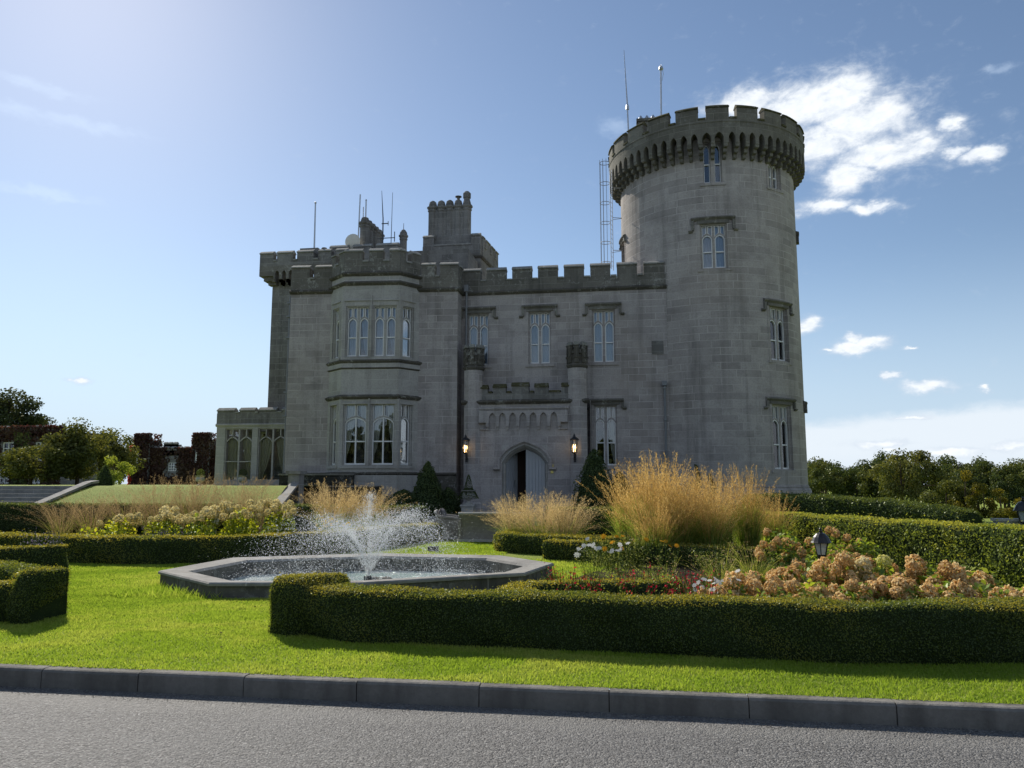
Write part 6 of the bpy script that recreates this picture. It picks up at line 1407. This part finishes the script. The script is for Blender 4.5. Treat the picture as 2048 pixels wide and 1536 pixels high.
trees('park_tree', gt, [(0, azx(245, 105), 105, 0, 0, .92, 'grey-green round tree behind the left tower of the gatehouse'), (1, azx(205, 110), 110, 0, 1, .85, 'pale tree between the olive trees and the gatehouse'), (0, azx(322, 125), 125, 0, 2, (.7, .7, .98), 'tree peeping between the two gatehouse towers'), (1, azx(128, 115), 115, 0, 3, (.8, .8, 1.05), 'thin hazy tree behind the ivy house gable'), (0, azx(275, 118), 118, 0, 4, (.8, .8, .9), 'hazy tree just behind the red edge of the gatehouse')], None)
trees('pine_tree', PN, [(0, azx(14, 95), 95, 1.2, 0, (1.25, 1.25, 1.04), 'tall dark pine behind the ivy house at the left edge'), (0, azx(62, 98), 98, 1.2, 2, (1., 1., .78), 'lower dark pine right of the tall one behind the ivy house')], None)
# the wood behind the viewpoint that the windows reflect
def wood_behind():
    n = 42000; a = np.radians(rng.uniform(66, 292, n)); top = 9.5 + 5 * (a < 2.3) + 2.2 * np.sin(a * 23) + 1.6 * np.sin(a * 51 + 1); z = top * rng.random(n) ** .7; r_ = 62 - 7 * rng.random(n) + 3 * np.sin(a * 17)
    P = np.column_stack([r_ * np.sin(a), r_ * np.cos(a), z]); V, F = leaves(P, rng.normal(size=(n, 3)), np.full(n, 1.0), .7, 1.)
    xs = np.radians(np.linspace(65, 293, 120)); q_ = np.array([(61 * math.sin(b), 61 * math.cos(b), z_) for b in xs for z_ in (-3, 7.8 + 5 * (b < 2.3) + 2.2 * math.sin(b * 23) + 1.6 * math.sin(b * 51 + 1))]); k0 = len(V)
    F = np.concatenate([F, np.array([(k0 + 2 * i, k0 + 2 * i + 2, k0 + 2 * i + 3, k0 + 2 * i + 1) for i in range(119)])]); V = np.concatenate([V, q_]); n += 119
    o = npmesh('woodland', V, F, 'tree leaf', None, rng.random(n)); tag(o, 'dense dark wood across the road from the castle', 'woodland', kind='stuff')
wood_behind()

# ------------------------------------------------------------------ ivy-covered buildings at the left
def ivy_on(pf, u0, u1, z0, z1, n, ls, m, parent, holes=(), cover=None):
    u, z = rng.uniform(u0, u1, n), rng.uniform(z0, z1, n); k = np.ones(n, bool)
    for h in holes: k &= ~((u > h[0]) & (u < h[1]) & (z > h[2]) & (z < h[3]))
    if cover: k &= cover(u, z)
    u, z = u[k], z[k]; P = np.array([pf(a, b, -abs(d)) for a, b, d in zip(u, z, rng.normal(.06, .10, len(u)))]); nn = np.array(pf(0, 0, -1)) - np.array(pf(0, 0, 0))
    V, F = leaves(P, np.tile(nn, (len(P), 1)), np.full(len(P), ls), .8, .6); return npmesh('ivy', V, F, m, parent, np.clip(rng.random(len(P)) * .6 + .8 * (patch(P, .8, 2.) - .3), 0, 1))
def small_window(pf, a, b, c, d, parent, bars=(1, 2), off=.0):
    fr = MB()
    fr.bar(pf, a, a + .07, c, d, .05, .2); fr.bar(pf, b - .07, b, c, d, .05, .2); fr.bar(pf, a + .071, b - .071, d - .07, d, .05, .2); fr.bar(pf, a + .071, b - .071, c, c + .09, .05, .2)
    for i in range(1, bars[0] + 1): u = a + (b - a) * i / (bars[0] + 1); fr.bar(pf, u - .035, u + .035, c + .091, d - .071, .06, .2)
    for i in range(1, bars[1] + 1): z = c + (d - c) * i / (bars[1] + 1); fr.bar(pf, a + .071, b - .071, z - .03, z + .03, .063, .2)
    o = fr.build('window', 'white paint', parent); g = MB(); g.bar(pf, a, b, c, d, .19, .2); g.build('pane', 'glass', o); room_box(pf, a, b, c, d, .21, 1.2).build('room', 'room', o); return o
def crenels(pf, u0, u1, zc, zt, pitch, gap, thick=.4):
    mb = MB(); n = max(1, round((u1 - u0 + gap) / pitch)); p = (u1 - u0 + gap) / n; m_ = [(u0 + k * p, u0 + k * p + p - gap) for k in range(n)]
    parapet(mb, pf, u0, u1, zc - .6, zc, zt, thick, m_); return mb
def local(o, ch):
    ch.location = -o.location; return ch
hA = empty('ivy_house', (-66, 75, 1.37), 0, 'ivy-covered house with white sash windows at the left edge', 'house')
PA = flat(-72, 75.0); hol = [(4.1, 5.5, 3.9, 6.0), (8.1, 10.6, 3.9, 6.0), (7.6, 9.0, 1.5, 3.2), (4.0, 5.2, 1.5, 3.2)]
mb = MB(); mb.wall(PA, 0, 11.4, 1.2, 7.2, hol, .2); s_, L_ = seg((-60.6, 75), (-60.6, 84)); mb.wall(s_, 0, 9, 1.2, 7.2); mb.bar(PA, 0, 11.4, 7.0, 7.1, .2, 9); local(hA, mb.build('wall', 'chimney stone', hA))
local(hA, crenels(PA, 0, 11.4, 7.25, 7.75, 1.0, .3).build('battlement', ['parapet stone', 'coping stone'], hA))
for h in ((4.15, 5.45, 3.95, 5.95), (8.15, 9.25, 3.95, 5.95), (9.45, 10.55, 3.95, 5.95), (7.65, 8.95, 1.5, 3.2), (4.05, 5.15, 1.5, 3.2)): local(hA, small_window(PA, *h, hA))
local(hA, ivy_on(PA, 0, 11.4, 1.3, 7.75, 5200, .34, 'creeper leaf', hA, [(a - .05, b + .05, c - .05, d + .05) for a, b, c, d in hol], lambda u, z: rng.random(len(u)) < np.where(z > 6.2, 1, .9)))
local(hA, ivy_on(PA, 5.6, 7.6, 1.3, 7.0, 1600, .34, 'tree leaf', hA))
hB = empty('gatehouse', (-50.5, 80, 1.37), 0, 'low castellated gatehouse with two small towers covered in dark red creeper', 'gatehouse')
PG = flat(-55.3, 80.0); hol = [(4.0, 5.0, 2.85, 3.85)]
mb = MB(); mb.wall(PG, 1.9, 7.2, 1.2, 5.2, hol, .2); mb.wall(PG, 9.2, 11, 1.2, 5.4); mb.bar(PG, 1.9, 7.2, 5.0, 5.1, .1, 6); mb.bar(PG, 3.0, 4.6, 5.21, 5.9, .5, 1.5); local(hB, mb.build('wall', 'chimney stone', hB))
local(hB, crenels(PG, 1.9, 7.1, 5.2, 5.62, .75, .25).build('battlement', ['chimney stone', 'coping stone'], hB)); local(hB, crenels(flat(-55.3, 80.5), 3.0, 4.6, 5.95, 6.15, .6, .2).build('battlement', ['chimney stone', 'coping stone'], hB))
for a, b in ((0, 1.9), (7.1, 9.2)):
    P_ = flat(-55.3, 79.5); mb = MB(); mb.bar(P_, a, b, 1.2, 6.4, 0, 2.2); t_ = local(hB, mb.build('tower', 'chimney stone', hB))
    m2 = crenels(P_, a, b, 6.75, 7.15, .7, .25); m2.build('battlement', ['chimney stone', 'coping stone'], t_)
    m3 = MB(); u = a + .55; m3.bar(P_, u - .1, u + .1, 3.8, 5.1, -.03, .0); m3.build('window', 'white paint', t_)
    local(hB, ivy_on(P_, a, b, 1.3, 7.1, 2000, .26, 'creeper leaf', hB, [(u - .15, u + .15, 3.75, 5.15)]))
    q2, _ = seg((-55.3 + b, 79.5), (-55.3 + b, 81.7)); local(hB, ivy_on(q2, 0, 2.2, 1.3, 7.1, 700, .26, 'creeper leaf', hB))
local(hB, ivy_on(flat(-55.55, 79.6), -.15, .35, 1.3, 5.7, 600, .26, 'red creeper leaf', hB))
local(hB, small_window(PG, 4.02, 4.98, 2.87, 3.83, hB, (2, 2)))
local(hB, ivy_on(PG, 1.9, 7.1, 1.3, 5.5, 4200, .26, 'creeper leaf', hB, [(3.9, 5.1, 2.75, 3.95)], lambda u, z: (np.abs(u - 4.4) > .75 + .25 * np.sin(z * 3)) | (z < 2.2) | (rng.random(len(u)) < .12)))
local(hB, ivy_on(PG, 9.2, 11, 1.3, 5.4, 1200, .26, 'creeper leaf', hB))
